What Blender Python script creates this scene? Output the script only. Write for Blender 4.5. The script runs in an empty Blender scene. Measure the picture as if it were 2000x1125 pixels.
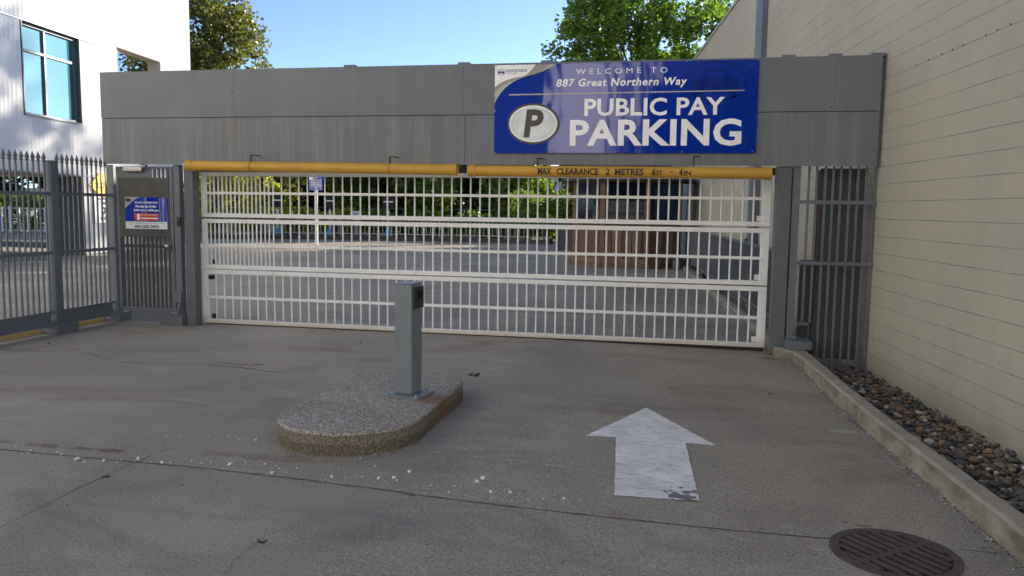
import bpy, bmesh, math, random
import numpy as np
from mathutils import Vector, Matrix

# ------------------------------------------------------------------ camera, sky, sun, exposure
scene = bpy.context.scene
FPX, CH = 1560.0, 1.60
RM = np.array([[0.98080, 0.03305, -0.19225], [0.0, 0.0, 0.0], [0.0, 0.0, 0.0]])
def _n(v):
    v = np.array(v, float); return v / np.linalg.norm(v)
_g = _n([-7900, -262, FPX]); _w = _n([143, -154, FPX])
_up = _n(np.cross(_g, _w))
if _up[1] > 0: _up = -_up
_x = _n(-_g - _up * np.dot(-_g, _up)); _y = np.cross(_up, _x)
RM = np.array([_x, _y, _up])                     # camera space (right, down, forward) -> world
CAM = np.array([0.0, 0.0, CH])

cam_data = bpy.data.cameras.new('camera')
cam = bpy.data.objects.new('camera', cam_data)
scene.collection.objects.link(cam)
cam_data.sensor_width = 36.0
cam_data.lens = 36.0 * FPX / 2000.0
cam_data.clip_start = 0.05
cam_data.clip_end = 9000.0
_r, _d, _f = RM[:, 0], RM[:, 1], RM[:, 2]
cam.matrix_world = Matrix(((_r[0], -_d[0], -_f[0], 0), (_r[1], -_d[1], -_f[1], 0), (_r[2], -_d[2], -_f[2], CH), (0, 0, 0, 1)))
scene.camera = cam

SUN_AZ, SUN_EL = math.radians(38.0), math.radians(17.5)      # azimuth measured from +Y towards +X
world = bpy.data.worlds.new('World'); scene.world = world; world.use_nodes = True
wn = world.node_tree; wn.nodes.clear()
sky = wn.nodes.new('ShaderNodeTexSky'); sky.sky_type = 'NISHITA'; sky.sun_disc = False
sky.sun_elevation = SUN_EL; sky.sun_rotation = SUN_AZ
sky.air_density = 0.5; sky.dust_density = 0.35; sky.ozone_density = 2.2
bg = wn.nodes.new('ShaderNodeBackground'); bg.inputs['Strength'].default_value = 0.125
wo = wn.nodes.new('ShaderNodeOutputWorld')
wn.links.new(sky.outputs[0], bg.inputs[0]); wn.links.new(bg.outputs[0], wo.inputs[0])
sun_d = bpy.data.lights.new('sun', 'SUN'); sun_d.energy = 5.0; sun_d.angle = math.radians(0.5)
sun_d.color = (1.0, 0.90, 0.76)
sun = bpy.data.objects.new('sun', sun_d); scene.collection.objects.link(sun)
sdir = Vector((math.sin(SUN_AZ) * math.cos(SUN_EL), math.cos(SUN_AZ) * math.cos(SUN_EL), math.sin(SUN_EL)))
sun.rotation_euler = sdir.to_track_quat('Z', 'Y').to_euler(); sun.location = (20, 30, 30)
vs = scene.view_settings
vs.view_transform = 'Standard'; vs.look = 'None'; vs.gamma = 1.0; vs.exposure = 1.30
scene.cycles.max_bounces = 8; scene.cycles.transparent_max_bounces = 16
scene.cycles.sample_clamp_indirect = 6.0

# ------------------------------------------------------------------ pixel -> place helpers
def ray(px, py): return RM @ np.array([px - 1000.0, py - 562.5, FPX])
def gz(px, py, z=0.0):
    d = ray(px, py); return CAM + d * ((z - CH) / d[2])
def py_(px, py, Y):
    d = ray(px, py); return CAM + d * (Y / d[1])
def onplane(px, py, P, N):
    d = ray(px, py); return CAM + d * (np.dot(np.array(P) - CAM, N) / np.dot(d, N))
def X(px, Y, z=1.2):                              # world x of image column px at depth Y, height z
    lo = py_(px, 0, Y); hi = py_(px, 1125, Y)
    t = (z - lo[2]) / (hi[2] - lo[2]); return float(lo[0] + (hi[0] - lo[0]) * t)
def Z(px, py, Y): return float(py_(px, py, Y)[2])

# ------------------------------------------------------------------ mesh builder
class MB:
    def __init__(s): s.v = []; s.f = []; s.mi = []; s.cm = 0
    def add(s, vs_, fs):
        b = len(s.v); s.v += [tuple(map(float, v)) for v in vs_]
        for f in fs: s.f.append(tuple(b + i for i in f)); s.mi.append(s.cm)
        return s
    def box(s, x0, x1, y0, y1, z0, z1):
        return s.add([(x0,y0,z0),(x1,y0,z0),(x1,y1,z0),(x0,y1,z0),(x0,y0,z1),(x1,y0,z1),(x1,y1,z1),(x0,y1,z1)],
                     [(0,3,2,1),(4,5,6,7),(0,1,5,4),(1,2,6,5),(2,3,7,6),(3,0,4,7)])
    def obox(s, c, ax, hx, hy, z0, z1):           # box turned by angle ax about z
        ca, sa = math.cos(ax), math.sin(ax); P = []
        for z in (z0, z1):
            for dx, dy in ((-hx,-hy),(hx,-hy),(hx,hy),(-hx,hy)):
                P.append((c[0]+dx*ca-dy*sa, c[1]+dx*sa+dy*ca, z))
        return s.add(P, [(0,3,2,1),(4,5,6,7),(0,1,5,4),(1,2,6,5),(2,3,7,6),(3,0,4,7)])
    def bar(s, a, b, w, h=None):                  # rectangular bar between two points
        h = h or w; a = Vector(a); b = Vector(b); d = (b-a).normalized()
        u = d.cross(Vector((0,0,1)));
        if u.length < 1e-3: u = Vector((1,0,0))
        u.normalize(); v = u.cross(d).normalized(); P = []
        for p in (a, b):
            for i, j in ((-1,-1),(1,-1),(1,1),(-1,1)): P.append(p + u*(w/2*i) + v*(h/2*j))
        return s.add(P, [(0,1,2,3),(7,6,5,4),(0,4,5,1),(1,5,6,2),(2,6,7,3),(3,7,4,0)])
    def tube(s, pts, rad, n=10, cap=True):
        pts = [Vector(p) for p in pts]
        if not isinstance(rad, (list, tuple)): rad = [rad]*len(pts)
        b = len(s.v); prev = None
        for i, p in enumerate(pts):
            d = (pts[min(i+1, len(pts)-1)] - pts[max(i-1, 0)]).normalized()
            if prev is None:
                u = d.cross(Vector((0,0,1)))
                if u.length < 1e-3: u = Vector((1,0,0))
            else: u = prev - d*prev.dot(d)
            u.normalize(); prev = u; v = d.cross(u)
            for k in range(n):
                a = 2*math.pi*k/n; s.v.append(tuple(p + (u*math.cos(a)+v*math.sin(a))*rad[i]))
        for i in range(len(pts)-1):
            for k in range(n):
                s.f.append((b+i*n+k, b+i*n+(k+1)%n, b+(i+1)*n+(k+1)%n, b+(i+1)*n+k)); s.mi.append(s.cm)
        if cap:
            s.f.append(tuple(b+k for k in reversed(range(n)))); s.mi.append(s.cm)
            s.f.append(tuple(b+(len(pts)-1)*n+k for k in range(n))); s.mi.append(s.cm)
        return s
    def prism(s, poly, z0, z1):
        n = len(poly); P = [(p[0],p[1],z0) for p in poly] + [(p[0],p[1],z1) for p in poly]
        return s.add(P, [tuple(reversed(range(n))), tuple(range(n, 2*n))] + [(i,(i+1)%n,n+(i+1)%n,n+i) for i in range(n)])
    def disc(s, c, r, z0, z1, n=24, ry=None):
        return s.prism([(c[0]+r*math.cos(2*math.pi*k/n), c[1]+(ry or r)*math.sin(2*math.pi*k/n)) for k in range(n)], z0, z1)
    def sphere(s, c, r, n=10, m=6, sc=(1,1,1), jit=0, rnd=random):
        P = [(c[0],c[1],c[2]-r*sc[2])]
        for j in range(1, m):
            t = -math.pi/2 + math.pi*j/m
            for k in range(n):
                a = 2*math.pi*k/n; q = 1+rnd.uniform(-jit, jit)
                P.append((c[0]+r*q*sc[0]*math.cos(t)*math.cos(a), c[1]+r*q*sc[1]*math.cos(t)*math.sin(a), c[2]+r*q*sc[2]*math.sin(t)))
        P.append((c[0],c[1],c[2]+r*sc[2])); F = []
        for k in range(n): F.append((0, 1+(k+1)%n, 1+k))
        for j in range(m-2):
            for k in range(n): F.append((1+j*n+k, 1+j*n+(k+1)%n, 1+(j+1)*n+(k+1)%n, 1+(j+1)*n+k))
        L = len(P)-1
        for k in range(n): F.append((L, 1+(m-2)*n+k, 1+(m-2)*n+(k+1)%n))
        return s.add(P, F)

WL = {}                                           # world location of every object
def link(o): scene.collection.objects.link(o); return o
def wl(o): return WL.get(o.name, Vector((0,0,0)))
def obj(name, mb, mat, parent=None, smooth=False, bevel=0.0, origin=None):
    V = np.array(mb.v, float)
    if origin is None:
        lo, hi = V.min(0), V.max(0); c = np.array([(lo[0]+hi[0])/2, (lo[1]+hi[1])/2, lo[2]])
    else: c = np.array(origin, float)
    me = bpy.data.meshes.new(name)
    me.from_pydata([tuple(v) for v in (V - c)], [], mb.f); me.validate(); me.update()
    for m in (mat if isinstance(mat, (list, tuple)) else [mat]): me.materials.append(m)
    if isinstance(mat, (list, tuple)) and len(me.polygons) == len(mb.mi):
        me.polygons.foreach_set('material_index', mb.mi)
    if smooth: me.polygons.foreach_set('use_smooth', [True]*len(me.polygons))
    o = link(bpy.data.objects.new(name, me))
    WL[o.name] = Vector(c); o.location = c
    if parent is not None:
        o.parent = parent; o.location = Vector(c) - wl(parent)
    if bevel:
        b = o.modifiers.new('edge', 'BEVEL'); b.width = bevel; b.segments = 2; b.limit_method = 'ANGLE'
    return o
def tag(o, label=None, cat=None, group=None, kind=None):
    if label: o['label'] = label
    if cat: o['category'] = cat
    if group: o['group'] = group
    if kind: o['kind'] = kind
    return o
def thing(name, loc, label, cat, group=None):
    o = link(bpy.data.objects.new(name, None)); o.location = loc; o.empty_display_size = 0.2
    WL[o.name] = Vector(loc); return tag(o, label, cat, group)
def copy_tree(root, loc, label=None, rotz=0.0):
    r = root.copy(); link(r); r.location = loc; r.rotation_euler = (0, 0, rotz)
    if label: r['label'] = label
    for ch in list(root.children):
        c = ch.copy(); link(c); c.parent = r
        for g in list(ch.children):
            d = g.copy(); link(d); d.parent = c
    return r

# ------------------------------------------------------------------ materials
class NT:
    def __init__(s, name):
        s.m = bpy.data.materials.new(name); s.m.use_nodes = True; s.t = s.m.node_tree; s.t.nodes.clear()
        s.out = s.t.nodes.new('ShaderNodeOutputMaterial'); s.p = s.t.nodes.new('ShaderNodeBsdfPrincipled')
        s.t.links.new(s.p.outputs[0], s.out.inputs[0]); s.pos = None
    def n(s, typ, **k):
        nd = s.t.nodes.new(typ)
        for a, b in k.items(): setattr(nd, a, b)
        return nd
    def L(s, a, b): s.t.links.new(a, b)
    def P(s):
        if s.pos is None: s.pos = s.n('ShaderNodeNewGeometry').outputs['Position']
        return s.pos
    def mapped(s, scale, src=None):
        mp = s.n('ShaderNodeMapping'); s.L(src or s.P(), mp.inputs[0]); mp.inputs['Scale'].default_value = scale; return mp.outputs[0]
    def noise(s, scale, detail=4, rough=0.55, vec=None, dist=0):
        nd = s.n('ShaderNodeTexNoise'); nd.inputs['Scale'].default_value = scale; nd.inputs['Detail'].default_value = detail
        nd.inputs['Roughness'].default_value = rough; nd.inputs['Distortion'].default_value = dist
        s.L(vec or s.P(), nd.inputs['Vector']); return nd.outputs[0]
    def ramp(s, src, a, b, ca=(0,0,0,1), cb=(1,1,1,1), interp='LINEAR'):
        r = s.n('ShaderNodeValToRGB'); e = r.color_ramp.elements; r.color_ramp.interpolation = interp
        e[0].position = a; e[1].position = b; e[0].color = ca; e[1].color = cb; s.L(src, r.inputs[0]); return r.outputs[0]
    def math(s, op, a, b=None, c=None):
        m = s.n('ShaderNodeMath', operation=op)
        for i, v in enumerate((a, b, c)):
            if v is None: continue
            if isinstance(v, (int, float)): m.inputs[i].default_value = v
            else: s.L(v, m.inputs[i])
        return m.outputs[0]
    def mix(s, fac, a, b, blend='MIX'):
        m = s.n('ShaderNodeMix', data_type='RGBA', blend_type=blend)
        for i, v in ((0, fac), (6, a), (7, b)):
            if isinstance(v, (int, float)): m.inputs[i].default_value = v
            elif isinstance(v, (tuple, list)): m.inputs[i].default_value = (v[0], v[1], v[2], 1)
            else: s.L(v, m.inputs[i])
        return m.outputs[2]
    def sep(s, v=None):
        x = s.n('ShaderNodeSeparateXYZ'); s.L(v or s.P(), x.inputs[0]); return x.outputs
    def bump(s, h, strength=0.3, dist=0.01, prev=None):
        b = s.n('ShaderNodeBump'); b.inputs['Strength'].default_value = strength; b.inputs['Distance'].default_value = dist
        s.L(h, b.inputs['Height'])
        if prev is not None: s.L(prev, b.inputs['Normal'])
        return b.outputs[0]
    def fin(s, col, rough=0.6, normal=None, metal=0.0, spec=0.5, coat=0.0):
        def put(k, v):
            if isinstance(v, (int, float)): s.p.inputs[k].default_value = v
            elif isinstance(v, (tuple, list)): s.p.inputs[k].default_value = (v[0], v[1], v[2], 1)
            else: s.L(v, s.p.inputs[k])
        put('Base Color', col); put('Roughness', rough); put('Metallic', metal); put('Specular IOR Level', spec); put('Coat Weight', coat)
        if normal is not None: s.L(normal, s.p.inputs['Normal'])
        return s.m
def scl(c, k): return tuple(min(1.0, x*k) for x in c)
def mat_paint(name, c, rough=0.45, var=0.18, nscale=3.0, streak=0.0, grime=None, bump=0.06, metal=0.0, spec=0.5, speck=0.0):
    t = NT(name); a = t.ramp(t.noise(nscale, 5), 0.3, 0.7)
    col = t.mix(a, scl(c, 1-var), scl(c, 1+var))
    if streak:
        s = t.ramp(t.noise(1.0, 4, 0.7, t.mapped((9, 9, 0.25))), 0.35, 0.75)
        col = t.mix(t.math('MULTIPLY', s, streak), col, grime or scl(c, 1.7))
    elif grime:
        s = t.ramp(t.noise(7.0, 6, 0.7), 0.58, 0.75); col = t.mix(t.math('MULTIPLY', s, 0.6), col, grime)
    if speck:
        s = t.ramp(t.noise(60.0, 3, 0.7), 0.62, 0.72); col = t.mix(t.math('MULTIPLY', s, speck), col, grime or scl(c, 0.4))
    rr = t.ramp(t.noise(5.0, 4), 0.2, 0.8, (rough-.1,)*3+(1,), (rough+.12,)*3+(1,))
    return t.fin(col, rr, t.bump(t.noise(40, 4), bump, 0.004), metal, spec)
def flat_mat(name, c, rough=0.5, metal=0.0, spec=0.5):
    t = NT(name); col = t.mix(t.ramp(t.noise(12, 3), 0.3, 0.7), scl(c, 0.92), scl(c, 1.08)); return t.fin(col, rough, None, metal, spec)

def _gx(px, py): q = gz(px, py, -.04); return float(q[0]), float(q[1])
STAINS = [(1.142, 4.135, .42, .42, (0.15, 0.13, 0.115), .6), (*_gx(1690, 1010), .16, .05, (0.07, 0.055, 0.045), .75), (*_gx(1650, 1003), .05, .05, (0.06, 0.05, 0.04), .6), (*_gx(480, 719), .55, .12, (0.10, 0.07, 0.05), .7),
 (*_gx(120, 884), 1.3, .09, (0.13, 0.07, 0.045), .8), (*_gx(520, 905), 1.2, .16, (0.20, 0.12, 0.085), .55), (*_gx(380, 640), .35, .22, (0.22, 0.085, 0.035), .7), (*_gx(490, 640), .45, .12, (0.22, 0.10, 0.05), .45),
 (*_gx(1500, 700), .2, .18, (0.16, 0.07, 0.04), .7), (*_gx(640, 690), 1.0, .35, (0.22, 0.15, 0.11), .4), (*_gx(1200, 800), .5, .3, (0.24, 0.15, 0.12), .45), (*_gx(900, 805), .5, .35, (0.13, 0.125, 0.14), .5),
 (*_gx(700, 668), 1.1, .035, (0.46, 0.43, 0.36), .6), (*_gx(1000, 712), 1.3, .04, (0.46, 0.43, 0.36), .55), (*_gx(640, 676), .5, .03, (0.46, 0.43, 0.34), .6), (*_gx(1330, 738), .5, .03, (0.44, 0.42, 0.35), .5),
 (*_gx(1000, 905), .9, .05, (0.42, 0.39, 0.33), .45), (*_gx(300, 1010), 1.6, .12, (0.22, 0.19, 0.17), .4), (*_gx(700, 1020), 1.2, .14, (0.20, 0.18, 0.165), .45), (*_gx(1000, 1080), 1.0, .10, (0.22, 0.19, 0.17), .4), (*_gx(40, 690), .9, .25, (0.20, 0.15, 0.11), .5),
 (*_gx(1450, 830), .5, .9, (0.24, 0.19, 0.17), .35), (*_gx(1650, 830), .25, .12, (0.44, 0.47, 0.34), .45), (*_gx(180, 780), 1.1, .5, (0.24, 0.17, 0.13), .4), (*_gx(1200, 1000), .9, .10, (0.25, 0.17, 0.13), .4)]
def mat_drive():
    t = NT('worn_concrete'); base = (0.370, 0.332, 0.268)
    big = t.noise(0.35, 5, 0.6, None, 0.6); col = t.mix(t.ramp(big, 0.35, 0.7), scl(base, 0.70), scl(base, 1.12))
    brown = t.ramp(t.noise(0.6, 5, 0.65, t.mapped((1, 1.8, 1)), 1.0), 0.52, 0.74)
    col = t.mix(t.math('MULTIPLY', brown, 0.8), col, (0.19, 0.150, 0.125))
    pale = t.ramp(t.noise(0.9, 4, 0.6, t.mapped((0.8, 2.2, 1)), 1.2), 0.56, 0.78)
    col = t.mix(t.math('MULTIPLY', pale, 0.4), col, (0.46, 0.43, 0.33))
    fine = t.noise(210, 3, 0.75); col = t.mix(t.ramp(fine, 0.36, 0.62), scl((1,1,1), 0.55), (1.0, 1.0, 1.0)) if False else t.mix(1.0, col, t.ramp(fine, 0.36, 0.64, (0.38,0.38,0.39,1), (1.55,1.52,1.46,1)), 'MULTIPLY')
    col = t.mix(1.0, col, t.ramp(t.noise(75, 5, 0.85), 0.40, 0.60, (0.66,0.66,0.67,1), (1.28,1.27,1.24,1)), 'MULTIPLY')
    pits = t.n('ShaderNodeTexVoronoi'); pits.inputs['Scale'].default_value = 42; t.L(t.P(), pits.inputs['Vector'])
    pm = t.ramp(pits.outputs['Distance'], 0.05, 0.12, (1,1,1,1), (0,0,0,1))
    col = t.mix(t.math('MULTIPLY', pm, t.math('MULTIPLY', t.ramp(t.noise(4, 3), 0.5, 0.6), 0.6)), col, (0.06, 0.055, 0.05))
    spots = t.n('ShaderNodeTexVoronoi'); spots.inputs['Scale'].default_value = 3.1; t.L(t.P(), spots.inputs['Vector'])
    sm = t.ramp(spots.outputs['Distance'], 0.02, 0.05, (1,1,1,1), (0,0,0,1))
    col = t.mix(t.math('MULTIPLY', sm, 0.7), col, (0.05, 0.045, 0.04))
    sx = t.sep(); wob = t.noise(5.0, 5, 0.65)
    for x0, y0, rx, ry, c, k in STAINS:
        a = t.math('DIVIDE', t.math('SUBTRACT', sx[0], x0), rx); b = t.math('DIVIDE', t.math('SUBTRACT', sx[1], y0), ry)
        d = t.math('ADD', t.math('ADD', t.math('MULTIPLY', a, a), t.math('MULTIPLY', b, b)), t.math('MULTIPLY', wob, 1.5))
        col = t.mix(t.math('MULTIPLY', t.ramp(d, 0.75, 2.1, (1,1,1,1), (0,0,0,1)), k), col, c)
    n1 = t.bump(fine, 0.45, 0.005); n2 = t.bump(t.noise(9, 5), 0.18, 0.02, n1)
    return t.fin(col, t.ramp(big, 0.2, 0.8, (0.68,)*3+(1,), (0.88,)*3+(1,)), n2, 0, 0.35)
def mat_aggregate():
    t = NT('exposed_aggregate'); v = t.n('ShaderNodeTexVoronoi'); v.inputs['Scale'].default_value = 140; t.L(t.P(), v.inputs['Vector'])
    sp = t.n('ShaderNodeSeparateColor'); t.L(v.outputs['Color'], sp.inputs[0])
    col = t.ramp(sp.outputs[0], 0.0, 1.0, (0.075, 0.062, 0.052, 1), (0.72, 0.64, 0.54, 1))
    gap = t.ramp(v.outputs['Distance'], 0.35, 0.75, (0,0,0,1), (1,1,1,1)); col = t.mix(t.math('MULTIPLY', gap, 0.7), col, (0.10, 0.09, 0.075))
    col = t.mix(t.math('MULTIPLY', t.ramp(t.noise(1.6, 5), 0.5, 0.75), 0.4), col, (0.16, 0.13, 0.09))
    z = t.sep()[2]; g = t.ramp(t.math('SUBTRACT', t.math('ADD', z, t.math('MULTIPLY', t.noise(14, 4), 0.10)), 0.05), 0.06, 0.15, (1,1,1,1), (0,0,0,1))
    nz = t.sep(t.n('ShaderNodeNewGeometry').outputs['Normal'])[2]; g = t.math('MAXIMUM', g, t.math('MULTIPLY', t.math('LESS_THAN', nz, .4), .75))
    col = t.mix(t.math('MULTIPLY', g, 0.92), col, t.mix(sp.outputs[1], (0.030, 0.024, 0.017), (0.185, 0.155, 0.105)))  # grime mixed with painted shade: darker base and side faces
    # rust that has bled from the post's base plate
    sx = t.sep(); dx = t.math('SUBTRACT', sx[0], -1.74); dy = t.math('SUBTRACT', sx[1], 5.72)
    d = t.math('ADD', t.math('MULTIPLY', t.math('MULTIPLY', dx, dx), 22), t.math('MULTIPLY', t.math('MULTIPLY', dy, dy), 13))
    rm = t.ramp(t.math('ADD', d, t.math('MULTIPLY', t.noise(13, 5), 0.9)), 0.45, 1.05, (1,1,1,1), (0,0,0,1))
    col = t.mix(t.math('MULTIPLY', rm, 0.75), col, (0.20, 0.085, 0.03))
    return t.fin(col, 0.85, t.bump(v.outputs['Distance'], -0.9, 0.006), 0, 0.3)
def mat_block():
    t = NT('painted_block'); tc = t.n('ShaderNodeTexCoord').outputs['Object']; s = t.sep(tc)
    cb = t.n('ShaderNodeCombineXYZ'); t.L(s[0], cb.inputs[0]); t.L(t.math('SUBTRACT', s[2], 0.038), cb.inputs[1])
    wob = t.n('ShaderNodeVectorMath', operation='ADD'); nz = t.n('ShaderNodeTexNoise'); nz.inputs['Scale'].default_value = 2.5
    t.L(cb.outputs[0], nz.inputs['Vector']); sc_ = t.n('ShaderNodeVectorMath', operation='SCALE'); t.L(nz.outputs['Color'], sc_.inputs[0]); sc_.inputs['Scale'].default_value = 0.010
    t.L(cb.outputs[0], wob.inputs[0]); t.L(sc_.outputs[0], wob.inputs[1])
    def brick(mortar, w):
        b = t.n('ShaderNodeTexBrick'); t.L(wob.outputs[0], b.inputs['Vector']); b.inputs['Scale'].default_value = 1.0
        b.inputs['Brick Width'].default_value = w; b.inputs['Row Height'].default_value = 0.188; b.inputs['Mortar Size'].default_value = mortar
        b.inputs['Color1'].default_value = (1,1,1,1); b.inputs['Color2'].default_value = (1,1,1,1); b.inputs['Mortar'].default_value = (0,0,0,1)
        b.inputs['Mortar Smooth'].default_value = 0.3; b.inputs['Bias'].default_value = 0; return b
    bed = brick(0.0032, 400.0); hd = brick(0.0025, 0.405)
    base = (0.455, 0.415, 0.318); big = t.ramp(t.noise(0.5, 5), 0.3, 0.7); col = t.mix(big, scl(base, 0.92), scl(base, 1.08))
    col = t.mix(t.math('MULTIPLY', t.ramp(t.noise(1, 4, 0.7, t.mapped((3, 3, 0.3))), 0.45, 0.75), 0.22), col, (0.30, 0.27, 0.22))
    col = t.mix(t.math('MULTIPLY', t.ramp(t.noise(1.6, 6, .75), .42, .66), .35), col, (0.36, 0.335, 0.28))
    lowd = t.ramp(t.math('ADD', s[2], t.math('MULTIPLY', t.noise(2.2, 5, .7), .9)), .25, 1.0, (1,1,1,1), (0,0,0,1)); col = t.mix(t.math('MULTIPLY', lowd, .35), col, (0.22, 0.19, 0.13))
    col = t.mix(t.math('MULTIPLY', t.ramp(t.noise(7, 6, .8), .60, .72), .30), col, (0.30, 0.26, 0.20))
    jm = t.math('SUBTRACT', 1.0, bed.outputs['Color']); pat = t.ramp(t.noise(1.3, 5, 0.75), 0.38, 0.62)
    col = t.mix(t.math('MULTIPLY', jm, t.math('ADD', 0.16, t.math('MULTIPLY', pat, 0.7))), col, (0.085, 0.075, 0.06))
    hm = t.math('SUBTRACT', 1.0, hd.outputs['Color'])
    col = t.mix(t.math('MULTIPLY', hm, t.math('MULTIPLY', t.ramp(t.noise(0.8, 4), 0.5, 0.7), 0.15)), col, (0.16, 0.14, 0.11))
    n1 = t.bump(t.noise(70, 4, 0.6, tc), 0.25, 0.004); n2 = t.bump(bed.outputs['Color'], 0.6, 0.006, n1); n3 = t.bump(hd.outputs['Color'], 0.12, 0.004, n2)
    return t.fin(col, 0.7, n3, 0, 0.35)
def mat_fascia():
    t = NT('grey_sheet_steel'); base = (0.165, 0.178, 0.190); s = t.sep()
    col = t.mix(t.ramp(t.noise(0.7, 4), 0.3, 0.7), scl(base, 0.84), scl(base, 1.10))
    col = t.mix(t.math('MULTIPLY', t.ramp(t.noise(14, 6, .8), .56, .70), .35), col, (0.21, 0.205, 0.185))
    st = t.ramp(t.noise(1.0, 5, 0.75, t.mapped((7.5, 5, 0.20))), 0.47, 0.66)
    low = t.ramp(s[2], 2.60/4, 2.72/4) if False else t.math('LESS_THAN', s[2], 2.69)
    col = t.mix(t.math('MULTIPLY', st, t.math('ADD', 0.14, t.math('MULTIPLY', low, 0.46))), col, (0.30, 0.29, 0.265))
    hz = t.ramp(t.noise(1.0, 4, 0.6, t.mapped((0.5, 1, 30))), 0.35, 0.7); col = t.mix(t.math('MULTIPLY', hz, t.math('MULTIPLY', low, 0.4)), col, (0.16, 0.165, 0.17))
    rust = None
    for x0, w, k, zl in ((-5.46, 0.022, 0.9, 2.32), (-5.62, 0.05, 0.35, 2.45), (-2.46, 0.016, 0.8, 2.40), (1.62, 0.02, 0.3, 2.3)):
        d = t.math('DIVIDE', t.math('ABSOLUTE', t.math('SUBTRACT', t.math('ADD', s[0], t.math('MULTIPLY', t.noise(6, 3), 0.03)), x0 + 0.015)), w)
        g = t.math('MULTIPLY', t.math('SUBTRACT', 1.0, t.math('MINIMUM', d, 1.0)), t.math('MULTIPLY', low, t.math('MINIMUM', t.math('MAXIMUM', t.math('MULTIPLY', t.math('SUBTRACT', s[2], zl), 4.0), 0.0), 1.0)))
        g = t.math('MULTIPLY', g, k); rust = g if rust is None else t.math('MAXIMUM', rust, g)
    col = t.mix(rust, col, (0.24, 0.115, 0.035))
    return t.fin(col, t.ramp(t.noise(2, 4), 0.2, 0.8, (0.48,)*3+(1,), (0.62,)*3+(1,)), t.bump(t.noise(1.0, 3, 0.5, t.mapped((2.2, 1, 1.5))), 0.35, 0.03), 0.0, 0.4)
def mat_leaf(name, a, b, trans=0.35):
    t = NT(name); g = t.n('ShaderNodeNewGeometry'); r = g.outputs['Random Per Island']
    col = t.mix(r, a, b); col = t.mix(t.math('MULTIPLY', t.ramp(t.noise(1.2, 3), 0.4, 0.65), 0.5), col, scl(b, 1.25))
    t.fin(col, 0.42, None, 0, 0.45)
    tr = t.n('ShaderNodeBsdfTranslucent'); t.L(t.mix(1.0, col, (1.5, 1.75, 0.55), 'MULTIPLY'), tr.inputs[0])
    mx = t.n('ShaderNodeMixShader'); mx.inputs[0].default_value = trans
    t.L(t.p.outputs[0], mx.inputs[1]); t.L(tr.outputs[0], mx.inputs[2]); t.L(mx.outputs[0], t.out.inputs[0]); return t.m
def mat_wood(name, c):
    t = NT(name); w = t.noise(1.0, 6, 0.7, t.mapped((14, 14, 0.8)), 1.5); col = t.mix(t.ramp(w, 0.3, 0.7), scl(c, 0.55), scl(c, 1.35))
    col = t.mix(1.0, col, t.ramp(t.n('ShaderNodeNewGeometry').outputs['Random Per Island'], 0, 1, (.55,.50,.45,1), (1.4,1.45,1.5,1)), 'MULTIPLY')
    return t.fin(col, 0.7, t.bump(w, 0.3, 0.01), 0, 0.3)
def mat_glass(name, c, rough=0.03, metal=0.0):
    t = NT(name); return t.fin(t.mix(t.ramp(t.noise(0.4, 2), 0.3, 0.7), scl(c, 0.85), scl(c, 1.1)), rough, None, metal, 0.8)

def mat_gate():
    t = NT('white_gate_paint'); base = (0.83, 0.825, 0.80); s = t.sep(); n_ = t.noise(9, 6, .75)
    col = t.mix(t.ramp(t.noise(3, 5), .3, .7), scl(base, .93), base)
    gr = t.math('MULTIPLY', t.ramp(n_, .56, .70), .45); col = t.mix(gr, col, (0.50, 0.46, 0.38))
    low = t.math('MULTIPLY', t.ramp(t.math('ADD', s[2], t.math('MULTIPLY', n_, .14)), .09, .20, (1,1,1,1), (0,0,0,1)), .55); col = t.mix(low, col, (0.36, 0.29, 0.19))
    rt = t.math('MULTIPLY', t.ramp(t.math('ADD', s[0], t.math('MULTIPLY', n_, .3)), 1.14, 1.3), t.ramp(t.math('ADD', s[2], t.math('MULTIPLY', n_, .6)), .5, 1.1, (1,1,1,1), (0,0,0,1))); col = t.mix(t.math('MULTIPLY', rt, .6), col, (0.33, 0.24, 0.12))
    ru = t.math('MULTIPLY', t.ramp(t.noise(26, 5, .8), .66, .72), .7); col = t.mix(ru, col, (0.30, 0.17, 0.09))
    return t.fin(col, .45, t.bump(n_, .15, .004), 0, .5)
def mat_kerb():
    t = NT('kerb_concrete'); base = (0.34, 0.30, 0.235); n_ = t.noise(5, 6, .7); col = t.mix(t.ramp(n_, .3, .7), scl(base, .78), scl(base, 1.15))
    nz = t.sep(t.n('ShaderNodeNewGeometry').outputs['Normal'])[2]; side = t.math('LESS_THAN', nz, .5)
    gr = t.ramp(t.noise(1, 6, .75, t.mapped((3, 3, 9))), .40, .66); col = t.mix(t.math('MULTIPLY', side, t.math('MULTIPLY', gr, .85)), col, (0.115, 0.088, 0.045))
    col = t.mix(t.math('MULTIPLY', t.ramp(t.noise(2.2, 5, .7), .55, .7), .5), col, (0.17, 0.155, 0.085))
    pit = t.ramp(t.noise(70, 4, .8), .62, .70); col = t.mix(t.math('MULTIPLY', pit, .6), col, (0.09, 0.075, 0.055))
    return t.fin(col, .88, t.bump(t.noise(28, 6, .75), .7, .012), 0, .3)
def mat_sign(name, c):
    t = NT(name); return t.fin(t.mix(t.ramp(t.noise(12, 3), 0.3, 0.7), scl(c, 0.95), scl(c, 1.05)), 0.05, t.bump(t.noise(1.0, 2, 0.5, t.mapped((2.5, 1, 1.2))), 0.25, 0.02), 0, 0.9)
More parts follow.
